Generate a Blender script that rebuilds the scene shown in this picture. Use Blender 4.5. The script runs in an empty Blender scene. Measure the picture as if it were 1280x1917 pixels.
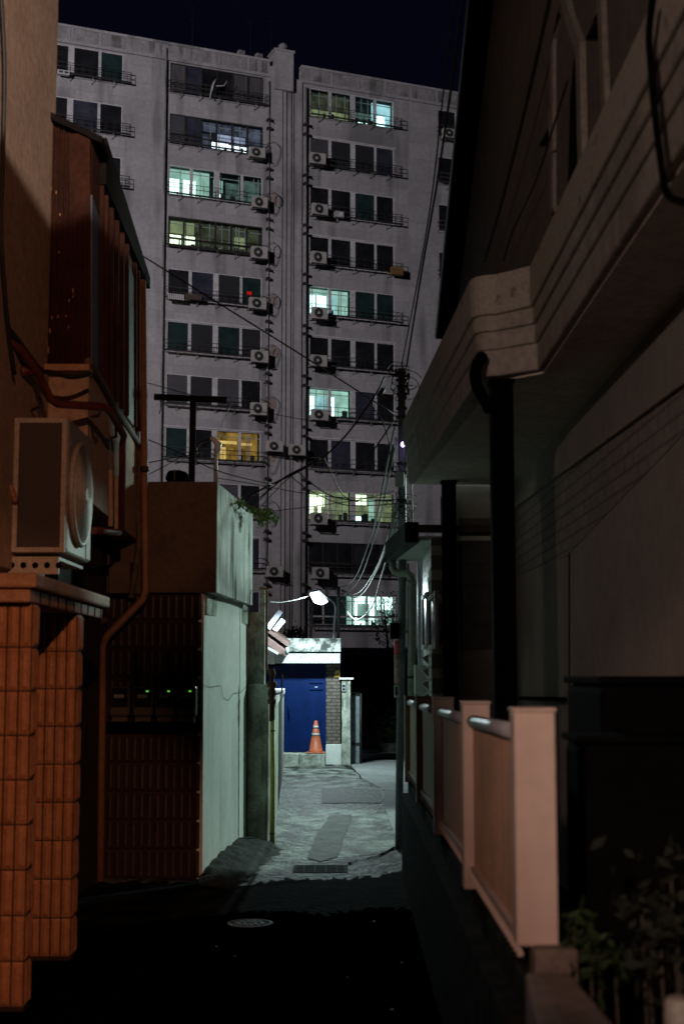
import bpy, math, random
from mathutils import Vector, Matrix
random.seed(7)
R = math.radians
scene = bpy.context.scene
C = scene.collection

# ------------------------------------------------------------------ camera
H = 1.7; F = 2662.0; TH = math.atan((1262 - 958.5) / F)
cam_d = bpy.data.cameras.new("camera"); cam = bpy.data.objects.new("camera", cam_d); C.objects.link(cam)
cam.location = (0, 0, H); cam.rotation_euler = (R(90) + TH, 0, 0)
cam_d.sensor_fit = 'VERTICAL'; cam_d.sensor_height = 36; cam_d.lens = F / 1917 * 36
cam_d.clip_end = 2000; cam_d.clip_start = .1
cam_d.dof.use_dof = True; cam_d.dof.focus_distance = 24; cam_d.dof.aperture_fstop = 2.8
scene.camera = cam
# ------------------------------------------------------------------ world (clear night sky)
w = bpy.data.worlds.new("World"); scene.world = w; w.use_nodes = True
bg = w.node_tree.nodes['Background']; bg.inputs['Color'].default_value = (.0026, .0033, .0115, 1); bg.inputs['Strength'].default_value = .36
scene.view_settings.view_transform = 'Standard'; scene.view_settings.look = 'None'
scene.view_settings.exposure = 0; scene.view_settings.gamma = 1

# ------------------------------------------------------------------ lights outside the frame, some added as fill
def spot(name, loc, to, energy, col, size, blend, radius=.1):
    d = bpy.data.lights.new(name, 'SPOT'); d.energy = energy; d.color = col; d.spot_size = R(size); d.spot_blend = blend
    d.shadow_soft_size = radius
    o = bpy.data.objects.new(name, d); C.objects.link(o); o.location = loc
    o.rotation_euler = (Vector(to) - Vector(loc)).to_track_quat('-Z', 'Y').to_euler(); return o
def point(name, loc, energy, col, radius=.1):
    d = bpy.data.lights.new(name, 'POINT'); d.energy = energy; d.color = col; d.shadow_soft_size = radius
    o = bpy.data.objects.new(name, d); C.objects.link(o); o.location = loc; return o
spot('sodium_light', (.85, -2.6, 5.0), (-2.2, 8.6, 5.2), 1150, (1, .47, .26), 31, .45, .06)
spot('pillar_fill_light', (.85, -2.6, 4.9), (-2.15, 8.1, 1.0), 1450, (1, .45, .23), 18.5, .4, .05)  # added second cone beside the sodium lamp, kept to the pillars
spot('upstairs_window_light', (1.0, -2, 5.6), (-2.2, 8.6, 7.0), 5600, (1, .84, .72), 22, .12, .03)
spot('sodium_light_side', (-2.2, -4, 4.0), (4.05, 4, 3.7), 950, (1, .76, .62), 56, .3, .10)
spot('fence_fill_light', (-1.3, -1.6, 3.3), (1.02, 5.0, 1.3), 330, (1, .57, .44), 18.5, .5, .05)  # added spot, narrowed to brighten the fence only
spot('side_street_light', (5.2, 20.5, 5.2), (-1.1, 13.6, 1.1), 2500, (.72, 1, .9), 60, .4, .35)
spot('facade_fill_light', (-22, 28, 26), (-3, 76, 25), 43000, (1, .93, .97), 64, .9, .5)  # added facade fill hung in mid-air, stands in for city glow

# ------------------------------------------------------------------ pixel -> place helpers
ct, st = math.cos(TH), math.sin(TH)
def ray(u, v):
    a = (u - 640) / F; b = (958.5 - v) / F
    y = ct - b * st; z = st + b * ct
    return Vector((a / y, 1, z / y))
def P(u, v, d): return Vector((0, 0, H)) + ray(u, v) * d
def onX(u, v, X):
    r = ray(u, v); return Vector((0, 0, H)) + r * (X / r.x)
def G(u, v, z=0):
    r = ray(u, v); return Vector((0, 0, H)) + r * ((z - H) / r.z)

# ------------------------------------------------------------------ materials
def mat(name, c1, c2=None, scale=4, rough=.75, bump=0, bscale=30, metal=0, streak=0, sc=(.02, .02, .02), lo=.35, hi=.65, spec=.4, grid=None, smooth_stretch=(1, 1, 1), fine=.22, bd=.02):
    m = bpy.data.materials.new(name); m.use_nodes = True; nt = m.node_tree; n = nt.nodes; l = nt.links
    b = n['Principled BSDF']; b.inputs['Roughness'].default_value = rough; b.inputs['Metallic'].default_value = metal
    b.inputs['Specular IOR Level'].default_value = spec
    tc = n.new('ShaderNodeTexCoord'); out = tc.outputs['Object']
    c2 = c2 or tuple(x * .7 for x in c1)
    mp = n.new('ShaderNodeMapping'); mp.inputs['Scale'].default_value = smooth_stretch; l.new(out, mp.inputs[0])
    no = n.new('ShaderNodeTexNoise'); no.inputs['Scale'].default_value = scale; no.inputs['Detail'].default_value = 8; no.inputs['Roughness'].default_value = .62
    l.new(mp.outputs[0], no.inputs['Vector'])
    cr = n.new('ShaderNodeValToRGB'); cr.color_ramp.elements[0].position = lo; cr.color_ramp.elements[1].position = hi
    cr.color_ramp.elements[0].color = (*c2, 1); cr.color_ramp.elements[1].color = (*c1, 1)
    l.new(no.outputs['Fac'], cr.inputs[0]); col = cr.outputs[0]
    nf = n.new('ShaderNodeTexNoise'); nf.inputs['Scale'].default_value = scale * 9; nf.inputs['Detail'].default_value = 5; l.new(out, nf.inputs['Vector'])
    rf_ = n.new('ShaderNodeMapRange'); rf_.inputs[1].default_value = .35; rf_.inputs[2].default_value = .65; rf_.inputs[3].default_value = 1 - fine; rf_.inputs[4].default_value = 1 + fine * .4; l.new(nf.outputs['Fac'], rf_.inputs[0])
    mf = n.new('ShaderNodeMixRGB'); mf.blend_type = 'MULTIPLY'; mf.inputs[0].default_value = 1; l.new(col, mf.inputs[1]); l.new(rf_.outputs[0], mf.inputs[2]); col = mf.outputs[0]
    if streak:
        m2 = n.new('ShaderNodeMapping'); m2.inputs['Scale'].default_value = (1, 1, .07); l.new(out, m2.inputs[0])
        n2 = n.new('ShaderNodeTexNoise'); n2.inputs['Scale'].default_value = scale * 2.2; n2.inputs['Detail'].default_value = 6; l.new(m2.outputs[0], n2.inputs['Vector'])
        n3 = n.new('ShaderNodeTexNoise'); n3.inputs['Scale'].default_value = scale * .5; n3.inputs['Detail'].default_value = 4; l.new(out, n3.inputs['Vector'])
        mu = n.new('ShaderNodeMath'); mu.operation = 'MULTIPLY'; l.new(n2.outputs['Fac'], mu.inputs[0]); l.new(n3.outputs['Fac'], mu.inputs[1])
        r2 = n.new('ShaderNodeValToRGB'); r2.color_ramp.elements[0].position = .26; r2.color_ramp.elements[1].position = .36
        r2.color_ramp.elements[0].color = (0, 0, 0, 1); r2.color_ramp.elements[1].color = (streak, streak, streak, 1); l.new(mu.outputs[0], r2.inputs[0])
        mx = n.new('ShaderNodeMixRGB'); l.new(r2.outputs[0], mx.inputs[0]); l.new(col, mx.inputs[1]); mx.inputs[2].default_value = (*sc, 1); col = mx.outputs[0]
    if grid:                                                     # joints between cast panels / bricks
        gw, gh, mort, dark, axis = grid
        sp = n.new('ShaderNodeSeparateXYZ'); l.new(out, sp.inputs[0]); cb = n.new('ShaderNodeCombineXYZ')
        l.new(sp.outputs[axis], cb.inputs['X']); l.new(sp.outputs['Z'], cb.inputs['Y'])
        br = n.new('ShaderNodeTexBrick'); br.inputs['Scale'].default_value = 1; br.inputs['Brick Width'].default_value = gw; br.inputs['Row Height'].default_value = gh
        br.inputs['Mortar Size'].default_value = mort; br.inputs['Color1'].default_value = (1, 1, 1, 1); br.inputs['Color2'].default_value = (.85, .85, .85, 1); br.inputs['Mortar'].default_value = (dark, dark, dark, 1)
        if gw > .5: br.offset = 0
        l.new(cb.outputs[0], br.inputs['Vector'])
        mg = n.new('ShaderNodeMixRGB'); mg.blend_type = 'MULTIPLY'; mg.inputs[0].default_value = 1; l.new(col, mg.inputs[1]); l.new(br.outputs['Color'], mg.inputs[2]); col = mg.outputs[0]
    l.new(col, b.inputs['Base Color'])
    if bump:
        nb = n.new('ShaderNodeTexNoise'); nb.inputs['Scale'].default_value = bscale; nb.inputs['Detail'].default_value = 8; l.new(out, nb.inputs['Vector'])
        bp = n.new('ShaderNodeBump'); bp.inputs['Strength'].default_value = bump; bp.inputs['Distance'].default_value = bd; l.new(nb.outputs['Fac'], bp.inputs['Height']); l.new(bp.outputs[0], b.inputs['Normal'])
    return m
def emit(name, col, strength, var=.5, scale=1.2):
    m = bpy.data.materials.new(name); m.use_nodes = True; nt = m.node_tree; n = nt.nodes; l = nt.links
    n.remove(n['Principled BSDF']); e = n.new('ShaderNodeEmission'); e.inputs['Color'].default_value = (*col, 1)
    tc = n.new('ShaderNodeTexCoord'); no = n.new('ShaderNodeTexNoise'); no.inputs['Scale'].default_value = scale; no.inputs['Detail'].default_value = 3
    l.new(tc.outputs['Object'], no.inputs['Vector']); mr = n.new('ShaderNodeMapRange'); mr.inputs[1].default_value = .3; mr.inputs[2].default_value = .7
    mr.inputs[3].default_value = 1.45 * strength * (1 - var); mr.inputs[4].default_value = 1.45 * strength * (1 + var * .6); l.new(no.outputs['Fac'], mr.inputs[0])
    l.new(mr.outputs[0], e.inputs['Strength']); l.new(e.outputs[0], n['Material Output'].inputs['Surface']); return m
def glass(name):
    m = bpy.data.materials.new(name); m.use_nodes = True; n = m.node_tree.nodes; l = m.node_tree.links
    n.remove(n['Principled BSDF']); t = n.new('ShaderNodeBsdfTransparent'); t.inputs[0].default_value = (.9, .96, .95, 1); g = n.new('ShaderNodeBsdfGlossy'); g.inputs['Roughness'].default_value = .05
    mx = n.new('ShaderNodeMixShader'); mx.inputs[0].default_value = .07; l.new(t.outputs[0], mx.inputs[1]); l.new(g.outputs[0], mx.inputs[2]); l.new(mx.outputs[0], n['Material Output'].inputs['Surface']); return m
def blind(name, c, period):
    m = mat(name, c, tuple(x * .75 for x in c), 2, .5, spec=.5); n = m.node_tree.nodes; l = m.node_tree.links
    tc = n.new('ShaderNodeTexCoord'); wv = n.new('ShaderNodeTexWave'); wv.bands_direction = 'Z'; wv.inputs['Scale'].default_value = period; wv.inputs['Distortion'].default_value = .6; l.new(tc.outputs['Object'], wv.inputs['Vector'])
    b = n['Principled BSDF']; src = b.inputs['Base Color'].links[0].from_socket
    mx = n.new('ShaderNodeMixRGB'); mx.blend_type = 'MULTIPLY'; mx.inputs[0].default_value = .6; l.new(src, mx.inputs[1]); l.new(wv.outputs['Color'], mx.inputs[2]); l.new(mx.outputs[0], b.inputs['Base Color']); return m

M = dict(
 facade=mat('painted_concrete_facade', (.37, .36, .375), (.31, .30, .315), .55, .85, .1, 14, streak=.75, sc=(.15, .145, .15), fine=.12, grid=(1.35, .93, .02, .82, 'X')),
 facade_band=mat('facade_sill', (.33, .32, .33), (.20, .19, .20), 1.5, .85, streak=.8, sc=(.07, .065, .06)),
 winframe=mat('white_window_frame', (.55, .54, .55), (.42, .41, .43), 2, .5),
 darkframe=mat('dark_window_frame', (.03, .027, .025), None, 2, .5),
 iron=mat('black_iron', (.03, .028, .028), (.015, .014, .014), 6, .6),
 glass=glass('clear_glass'),
 pane_dark=mat('dark_glass', (.020, .020, .024), (.008, .008, .010), .8, .25, spec=.5),
 pane_teal=mat('teal_glass', (.022, .042, .043), (.012, .022, .024), 1.2, .3),
 pane_blue=mat('blue_glass', (.05, .052, .075), (.022, .024, .04), 1.0, .3),
 pane_grey=mat('curtain_grey', (.10, .098, .108), (.04, .04, .044), 2.5, .6, smooth_stretch=(5, 1, .3)),
 pane_blind=blind('blind_slats', (.10, .10, .115), 3.4),
 pane_darkblind=blind('dark_blind_slats', (.035, .035, .040), 3.4),
 mint=emit('lit_room_mint', (.52, .86, .72), .50), mint_hi=emit('lit_room_mint_bright', (.68, 1, .90), 2.2, .15),
 mint_lo=emit('lit_room_mint_dim', (.32, .52, .46), .16, .6, 2.5),
 cyan=emit('lit_room_cyan', (.45, .80, .88), .60), cyan_hi=emit('lit_room_cyan_bright', (.66, .98, 1), 2.2, .1),
 violet=emit('lit_room_violet', (.55, .58, .85), .5, .7), violet_hi=emit('lit_room_violet_bright', (.82, .88, 1), 2.0, .1),
 violet_lo=emit('lit_room_violet_dim', (.4, .42, .65), .12, .8, 2),
 lime=emit('lit_room_lime', (.55, .62, .32), .30, .7), lime_hi=emit('lit_room_lime_bright', (.88, 1, .68), 1.8, .2), lime_lo=emit('lit_room_lime_dim', (.34, .35, .22), .10, .7, 2),
 amber=emit('lit_room_amber', (.95, .50, .10), .20, .9, 1.6), amber_hi=emit('lit_room_amber_bright', (1, .62, .2), .55, .4), red=emit('red_pilot_lamp', (1, .02, .02), .25, 0),
 green=emit('green_pilot_lamp', (.25, 1, .08), .38, 0), lamp=emit('lamp_glow', (.78, .88, 1), 9, 0), violetlamp=emit('violet_pilot_lamp', (.62, .42, 1), 9, 0),
 shade=mat('room_shadow_cloth', (.05, .06, .06), None, 3, .8),
 ac=mat('ac_beige_metal', (.42, .40, .38), (.30, .28, .26), 3, .5), ac_fan=mat('ac_fan_dark', (.04, .04, .04), None, 5, .6), ac_near=mat('ac_white_enamel', (.36, .30, .26), (.27, .23, .20), 5, .45, .05, 40),
 ac_mesh=mat('ac_coil_fins', (.035, .022, .020), (.02, .014, .012), 60, .6),
 whitewall=mat('white_plaster', (.76, .80, .765), (.60, .64, .61), 1.6, .85, .2, 9, streak=.4, sc=(.26, .29, .26), fine=.07, spec=.2),
 boxwall=mat('stained_plaster', (.66, .70, .67), (.42, .46, .43), 3.5, .85, .3, 18, streak=1, sc=(.03, .035, .03), lo=.4, hi=.6, fine=.1),
 browncon=mat('brown_painted_concrete', (.105, .07, .05), (.07, .046, .033), 3, .8, .2, 40),
 pier=mat('mossy_concrete', (.50, .54, .48), (.22, .25, .20), 6, .9, .5, 22, streak=.7, sc=(.04, .05, .035), lo=.38, hi=.55),
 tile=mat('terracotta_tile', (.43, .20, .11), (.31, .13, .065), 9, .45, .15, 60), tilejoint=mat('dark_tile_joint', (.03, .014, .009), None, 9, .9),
 tile_far=mat('shaded_brown_tile', (.042, .020, .012), (.025, .012, .008), 9, .5, .15, 60),  # pillar tile darkened, puts the far wall's shadow into the colour
 capstone=mat('terracotta_coping', (.42, .22, .13), (.26, .13, .08), 5, .7, .2, 30),
 housewall=mat('peach_render', (.40, .27, .20), (.33, .22, .16), 2, .85, .2, 30),
 corr=mat('rusty_corrugated_steel', (.05, .018, .011), (.026, .010, .007), 3, .9, .1, 20, spec=.08), rust=mat('rust_fleck', (.36, .17, .08), None, 9, .8),
 eave=mat('dark_roof_steel', (.012, .010, .010), None, 4, .95, spec=.03), housewin=mat('grey_glass_panel', (.10, .11, .12), (.06, .07, .08), 1.5, .25),
 redpipe=mat('red_brown_pipe', (.13, .028, .018), (.08, .018, .012), 9, .5), orangepipe=mat('orange_downpipe', (.27, .13, .08), (.19, .09, .055), 7, .6),
 cable=mat('black_cable', (.015, .013, .013), None, 5, .6), cable_pale=mat('pale_cable', (.30, .31, .30), (.2, .22, .2), 5, .5), lagging=mat('wrapped_cable', (.12, .085, .06), (.05, .035, .025), 22, .8, .4, 60),
 asphalt=mat('black_asphalt', (.0045, .0048, .0045), (.0018, .0018, .0018), 7, .95, .8, 45, spec=.0, lo=.42, hi=.58),
 concrete=mat('worn_concrete_paving', (.28, .31, .275), (.024, .028, .024), 3.2, .6, 1.0, 11, lo=.42, hi=.60, smooth_stretch=(1, .6, 1), fine=.5, bd=.06, spec=.25),
 concrete_smooth=mat('smooth_concrete_paving', (.30, .315, .31), (.20, .215, .21), 1.1, .8, .2, 30),
 road_shade=mat('shade_dark_concrete', (.020, .022, .020), (.003, .0034, .003), 4, .95, .8, 14, lo=.42, hi=.66, fine=.6, bd=.03, spec=.03),  # concrete darkened to carry painted shade
 mildew=mat('grey_mildew', (.27, .18, .135), (.19, .13, .10), 12, .9),
 leafvine=mat('creeper_leaf', (.16, .34, .09), (.08, .18, .05), 8, .6),
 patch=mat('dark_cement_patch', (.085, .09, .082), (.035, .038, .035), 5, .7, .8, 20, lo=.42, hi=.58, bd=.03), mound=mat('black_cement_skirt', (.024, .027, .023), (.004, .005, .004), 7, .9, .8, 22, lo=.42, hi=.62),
 grate=mat('cast_iron_grate', (.035, .036, .035), (.018, .019, .018), 14, .8, spec=.1), manhole=mat('worn_manhole_iron', (.13, .14, .15), (.04, .045, .05), 12, .6, spec=.3),
 blue=mat('royal_blue_gate_paint', (.0012, .018, .11), (.0008, .012, .07), 4, .5, spec=.15), lintel=mat('peeling_white_lintel', (.34, .36, .34), (.05, .055, .05), 5, .9, .4, 25, lo=.42, hi=.56, spec=.1),
 lintel_low=mat('white_lintel_lower', (.42, .44, .43), (.16, .17, .16), 3, .8, .2, 20, lo=.34, hi=.44),
 brick=mat('grey_brick', (.20, .165, .14), (.11, .09, .08), 12, .85, .3, 50, grid=(.19, .065, .012, .45, 'X')),
 rooftile=mat('brown_roof_sheet', (.16, .10, .09), (.08, .05, .045), 6, .6), slat=mat('pale_metal_slat', (.62, .66, .78), (.5, .53, .62), 5, .4),
 yellow=mat('yellow_pipe_sleeve', (.55, .48, .12), (.42, .36, .09), 6, .5), rustpipe=mat('rusty_pipe', (.30, .10, .06), (.14, .05, .03), 22, .75, .3, 60), valve=mat('corroded_valve', (.12, .045, .03), (.04, .018, .014), 18, .8, .4, 60),
 coneo=mat('orange_cone_plastic', (.50, .13, .055), (.40, .10, .04), 8, .5), conew=mat('white_reflective_band', (.5, .51, .5), (.38, .38, .38), 12, .35),
 steel=mat('galvanised_steel', (.40, .43, .45), (.27, .30, .31), 9, .45, .1, 30), steel_dark=mat('dull_grey_pole', (.22, .25, .27), (.15, .17, .19), 7, .6),
 pvc=mat('grey_pvc_pipe', (.36, .38, .33), (.24, .26, .22), 6, .5), black=mat('black_painted_steel', (.003, .003, .003), (.002, .002, .002), 6, .9, spec=.02),
 balcony=mat('beige_moulded_render', (.38, .33, .30), (.33, .28, .25), 2.2, .8, .15, 22, streak=.35, sc=(.09, .065, .05)), soffit=mat('brown_soffit', (.74, .64, .56), (.66, .56, .48), 2, .85, .1, 20),
 balcony_cap=mat('stained_balcony_cap', (.38, .33, .29), (.12, .09, .08), 7, .85, .2, 30, lo=.30, hi=.40),
 gable=mat('dark_house_render', (.13, .105, .09), (.09, .075, .065), 1.8, .9, .2, 16), gabletrim=mat('window_surround', (.24, .205, .18), (.18, .15, .135), 4, .8, .2, 20),
 lowerwall=mat('grey_render_wall', (.34, .30, .275), (.27, .24, .22), 1.3, .85, .2, 12, streak=.3, sc=(.40, .37, .34), fine=.1), brickwall=mat('painted_brick_wall', (.35, .31, .285), (.28, .25, .23), 3, .85, .4, 25, grid=(.24, .085, .009, .55, 'Y')),
 teal=mat('teal_fascia', (.045, .065, .065), (.028, .042, .042), 4, .5), teal_highlight=mat('teal_edge_highlight', (.14, .20, .20), None, 4, .4),
 whitebrick=mat('white_painted_brick', (.78, .80, .79), (.6, .63, .61), 6, .3, .5, 18, grid=(.5, .11, .012, .35, 'Y')), shutter=mat('grey_green_shutter', (.13, .14, .125), (.09, .095, .085), 5, .7),
 fence=mat('cream_fence_metal', (.74, .48, .35), (.60, .38, .27), 5, .45, fine=.12, streak=.35, sc=(.22, .14, .10)), fencepost=mat('cream_fence_post', (.62, .48, .42), (.54, .41, .35), 2.2, .5, .0, 12, streak=.25, sc=(.48, .30, .23), fine=.05), rail=mat('grey_fence_rail', (.45, .45, .50), (.36, .36, .40), 4, .4),
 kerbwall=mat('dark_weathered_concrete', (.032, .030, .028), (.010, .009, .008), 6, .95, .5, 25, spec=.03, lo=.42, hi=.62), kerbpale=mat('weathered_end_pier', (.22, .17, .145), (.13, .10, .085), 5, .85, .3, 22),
 leaf=mat('green_leaf', (.028, .055, .013), (.009, .020, .006), 8, .6), leafdark=mat('dark_leaf', (.012, .016, .009), (.006, .008, .005), 8, .7), stem=mat('stem_bark', (.06, .045, .03), None, 9, .8),
 soil=mat('dark_garden_soil', (.03, .032, .025), (.015, .016, .012), 3, .95, .5, 20), bin=mat('black_plastic', (.003, .003, .003), None, 5, .9, spec=.03),
 kerbstone=mat('grey_kerb_stone', (.40, .42, .46), (.32, .34, .37), 5, .8, .2, 30), signyellow=mat('yellow_sign_plastic', (.65, .42, .08), None, 6, .5), redfilm=mat('red_reflective_film', (.75, .12, .12), (.6, .09, .09), 9, .4),
 pinkfilm=mat('faded_pink_film', (.60, .36, .34), (.45, .28, .27), 9, .5), ink=mat('black_ink', (.01, .01, .01), None, 5, .6), whitefilm=mat('white_label_film', (.6, .6, .58), None, 6, .5),
 meter=mat('dark_meter_case', (.07, .055, .045), (.045, .035, .03), 6, .35), meterglass=mat('meter_window', (.012, .013, .012), None, 6, .15), nearwhite=mat('dull_white_pipe', (.5, .42, .38), None, 5, .6),
 emblem=mat('pale_blue_sticker', (.25, .40, .62), None, 6, .5), antenna=mat('antenna_metal', (.03, .03, .035), None, 4, .6), crate=mat('yellow_planter_box', (.20, .13, .04), None, 4, .7), dish=mat('pale_dish', (.5, .49, .5), None, 4, .5),
)

# ------------------------------------------------------------------ mesh collector
class MB:
    def __init__(s): s.v = []; s.f = []; s.sm = []
    def add(s, vs, fs, smooth=False):
        o = len(s.v); s.v += [Vector(x) for x in vs]; s.f += [tuple(i + o for i in f) for f in fs]; s.sm += [smooth] * len(fs); return s
    def box(s, x0, x1, y0, y1, z0, z1):
        x0, x1 = sorted((x0, x1)); y0, y1 = sorted((y0, y1)); z0, z1 = sorted((z0, z1))
        return s.add([(x0, y0, z0), (x1, y0, z0), (x1, y1, z0), (x0, y1, z0), (x0, y0, z1), (x1, y0, z1), (x1, y1, z1), (x0, y1, z1)],
                     [(0, 3, 2, 1), (4, 5, 6, 7), (0, 1, 5, 4), (1, 2, 6, 5), (2, 3, 7, 6), (3, 0, 4, 7)])
    def prism(s, pts, vec):                                        # polygon (3d points) pushed along vec
        n = len(pts); vec = Vector(vec); a = [Vector(p) for p in pts]
        return s.add(a + [p + vec for p in a], [tuple(range(n))[::-1], tuple(range(n, 2 * n))] + [(i, (i + 1) % n, n + (i + 1) % n, n + i) for i in range(n)])
    def plan(s, pts, z0, z1): return s.prism([(p[0], p[1], z0) for p in pts], (0, 0, z1 - z0))
    def beam(s, a, b, w, h, up=(0, 0, 1)):
        a = Vector(a); b = Vector(b); d = (b - a).normalized(); r = d.cross(Vector(up)).normalized(); u = r.cross(d)
        return s.prism([a + r * x * w / 2 + u * y * h / 2 for x, y in ((-1, -1), (1, -1), (1, 1), (-1, 1))], b - a)
    def tube(s, pts, r, n=8, cap=True):
        pts = [Vector(p) for p in pts]; rr = r if isinstance(r, (list, tuple)) else [r] * len(pts); o = len(s.v); prev = None
        for i, p in enumerate(pts):
            d = ((pts[min(i + 1, len(pts) - 1)] - pts[max(i - 1, 0)])).normalized()
            if prev is None:
                prev = d.orthogonal().normalized()
            prev = (prev - d * prev.dot(d)).normalized(); q = d.cross(prev)
            s.v += [p + (prev * math.cos(t) + q * math.sin(t)) * rr[i] for t in [2 * math.pi * k / n for k in range(n)]]
        for i in range(len(pts) - 1):
            for k in range(n):
                s.f.append((o + i * n + k, o + i * n + (k + 1) % n, o + (i + 1) * n + (k + 1) % n, o + (i + 1) * n + k)); s.sm.append(True)
        if cap:
            s.f += [tuple(o + k for k in range(n))[::-1], tuple(o + (len(pts) - 1) * n + k for k in range(n))]; s.sm += [False, False]
        return s
    def lathe(s, c, prof, n=24, axis='Z'):
        c = Vector(c); o = len(s.v)
        for r, h in prof:
            for k in range(n):
                t = 2 * math.pi * k / n; a, b = r * math.cos(t), r * math.sin(t)
                s.v.append(c + Vector({'Z': (a, b, h), 'Y': (a, h, b), 'X': (h, a, b)}[axis]))
        for i in range(len(prof) - 1):
            for k in range(n):
                s.f.append((o + i * n + k, o + i * n + (k + 1) % n, o + (i + 1) * n + (k + 1) % n, o + (i + 1) * n + k)); s.sm.append(True)
        s.f += [tuple(o + k for k in range(n))[::-1], tuple(o + (len(prof) - 1) * n + k for k in range(n))]; s.sm += [False, False]; return s
WL = {}
def obj(name, mb, m, parent=None, origin=None, bevel=0, label=None):
    off = WL.get(parent.name, Vector()) if parent else Vector(origin or (0, 0, 0))
    me = bpy.data.meshes.new(name); me.from_pydata([tuple(v - off) for v in mb.v], [], mb.f); me.update()
    for i, p in enumerate(me.polygons): p.use_smooth = mb.sm[i]
    me.materials.append(M[m] if isinstance(m, str) else m)
    o = bpy.data.objects.new(name, me); C.objects.link(o)
    if parent: o.parent = parent; WL[o.name] = off
    else: o.location = off; WL[o.name] = off
    if bevel:
        b = o.modifiers.new('bevel', 'BEVEL'); b.width = bevel; b.segments = 2; b.limit_method = 'ANGLE'
    if label: o['label'] = label
    return o
def tag(o, label, cat, group=None, kind=None):
    o['label'] = label; o['category'] = cat
    if group: o['group'] = group
    if kind: o['kind'] = kind
    return o
def thing(name, label, cat, loc=(0, 0, 0), rz=0, group=None):
    o = bpy.data.objects.new(name, None); C.objects.link(o); o.location = loc; o.rotation_euler = (0, 0, rz); WL[o.name] = Vector(loc) if not rz else Vector()
    o.empty_display_size = .2
    return tag(o, label, cat, group)
def struct(name, mb, m):
    o = obj(name, mb, m); o['kind'] = 'structure'; return o
def copy_tree(o, parent=None):
    c = o.copy(); C.objects.link(c); c.parent = parent
    for ch in [x for x in o.children]: copy_tree(ch, c)
    return c
def frontal(mb, u0, v0, u1, v1, d, th=.1):                         # upright slab facing the alley mouth
    a = P(u0, v0, d); b = P(u1, v1, d); return mb.box(a.x, b.x, d, d + th, b.z, a.z)
def catmull(pts, k=8):
    p = [Vector(x) for x in pts]; p = [p[0] * 2 - p[1]] + p + [p[-1] * 2 - p[-2]]; out = []
    for i in range(1, len(p) - 2):
        for j in range(k):
            t = j / k; a, b, c, d = p[i - 1:i + 3]
            out.append(.5 * ((2 * b) + (c - a) * t + (2 * a - 5 * b + 4 * c - d) * t * t + (3 * b - a - 3 * c + d) * t ** 3))
    return out + [p[-2]]

# ================================================================== ground
struct('ground', MB().add([(-150, -40, -.004), (150, -40, -.004), (150, 300, -.004), (-150, 300, -.004)], [(0, 1, 2, 3)]), 'soil')
struct('asphalt', MB().add([(-6, -20, 0), (6, -20, 0), (6, 14.2, 0), (-6, 14.2, 0)], [(0, 1, 2, 3)]), 'asphalt')
edge = []; 
for i in range(33):
    pass
wv_ = 0
for i in range(131):
    wv_ = wv_ * .8 + random.uniform(-2.2, 2.2); u = 370 + i * 3.2; v = 1688 + wv_ + 6 * math.sin(i * .05) - 10 * max(0, min(1, (i - 90) / 25)); edge.append(G(u, v, .004))
poly = edge + [Vector((6, edge[-1].y, .004)), Vector((6, 29, .004)), Vector((-6, 29, .004)), Vector((-6, edge[0].y, .004))]
struct('alley_paving', MB().add(poly, [tuple(range(len(poly)))]), 'concrete')
def sheet(name, px, m, z, jit=1.5, sub=5):
    pts = []
    for i, (u, v) in enumerate(px):
        u2, v2 = px[(i + 1) % len(px)]
        for j in range(sub):
            t = j / sub; pts.append(G(u + (u2 - u) * t + random.uniform(-jit, jit), v + (v2 - v) * t + random.uniform(-jit, jit) * .6, z))
    return struct(name, MB().add(pts, [tuple(range(len(pts)))]), m)
sheet('road_surface', [(668, 1452), (655, 1424), (760, 1416), (800, 1600), (757, 1612), (738, 1560), (716, 1502), (722, 1480)], 'concrete_smooth', .008)
sheet('road_patch', [(601, 1475), (708, 1477), (714, 1488), (720, 1495), (712, 1503), (602, 1503)], 'patch', .012, .8)
sheet('road_patch', [(616, 1527), (658, 1524), (632, 1604), (600, 1612), (576, 1606), (594, 1560)], 'patch', .012, 1.2)
cr = [(640, 1432), (655, 1437), (668, 1446), (676, 1458)]
def crack(px, m, z, wd=.012, name='crack'):
    pts = catmull([G(u, v, z) for u, v in px], 5); mb = MB()
    for p in pts[1:-1]: p.x += random.uniform(-.01, .01)
    vs = []
    for p in pts:
        k = wd * random.uniform(.4, 1.3); vs += [p + Vector((-k, 0, 0)), p + Vector((k, 0, 0))]
    return struct(name, mb.add(vs, [(2 * i, 2 * i + 1, 2 * i + 3, 2 * i + 2) for i in range(len(pts) - 1)]), m)
sheet('shade_strip', [(60, 1660), (250, 1652), (372, 1650), (430, 1664), (520, 1646), (600, 1646), (680, 1642), (770, 1632), (790, 1700), (700, 1700), (600, 1712), (500, 1704), (370, 1714), (60, 1760)], 'road_shade', .010, 8, 16)  # dark sheet paints the lamp light's fall-off into the foreground
crack(cr, 'asphalt', .014, name='road_crack')
crack([(650, 1618), (665, 1612), (690, 1607), (712, 1600), (730, 1590), (742, 1583)], 'asphalt', .014, .016, name='road_crack')
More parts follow.
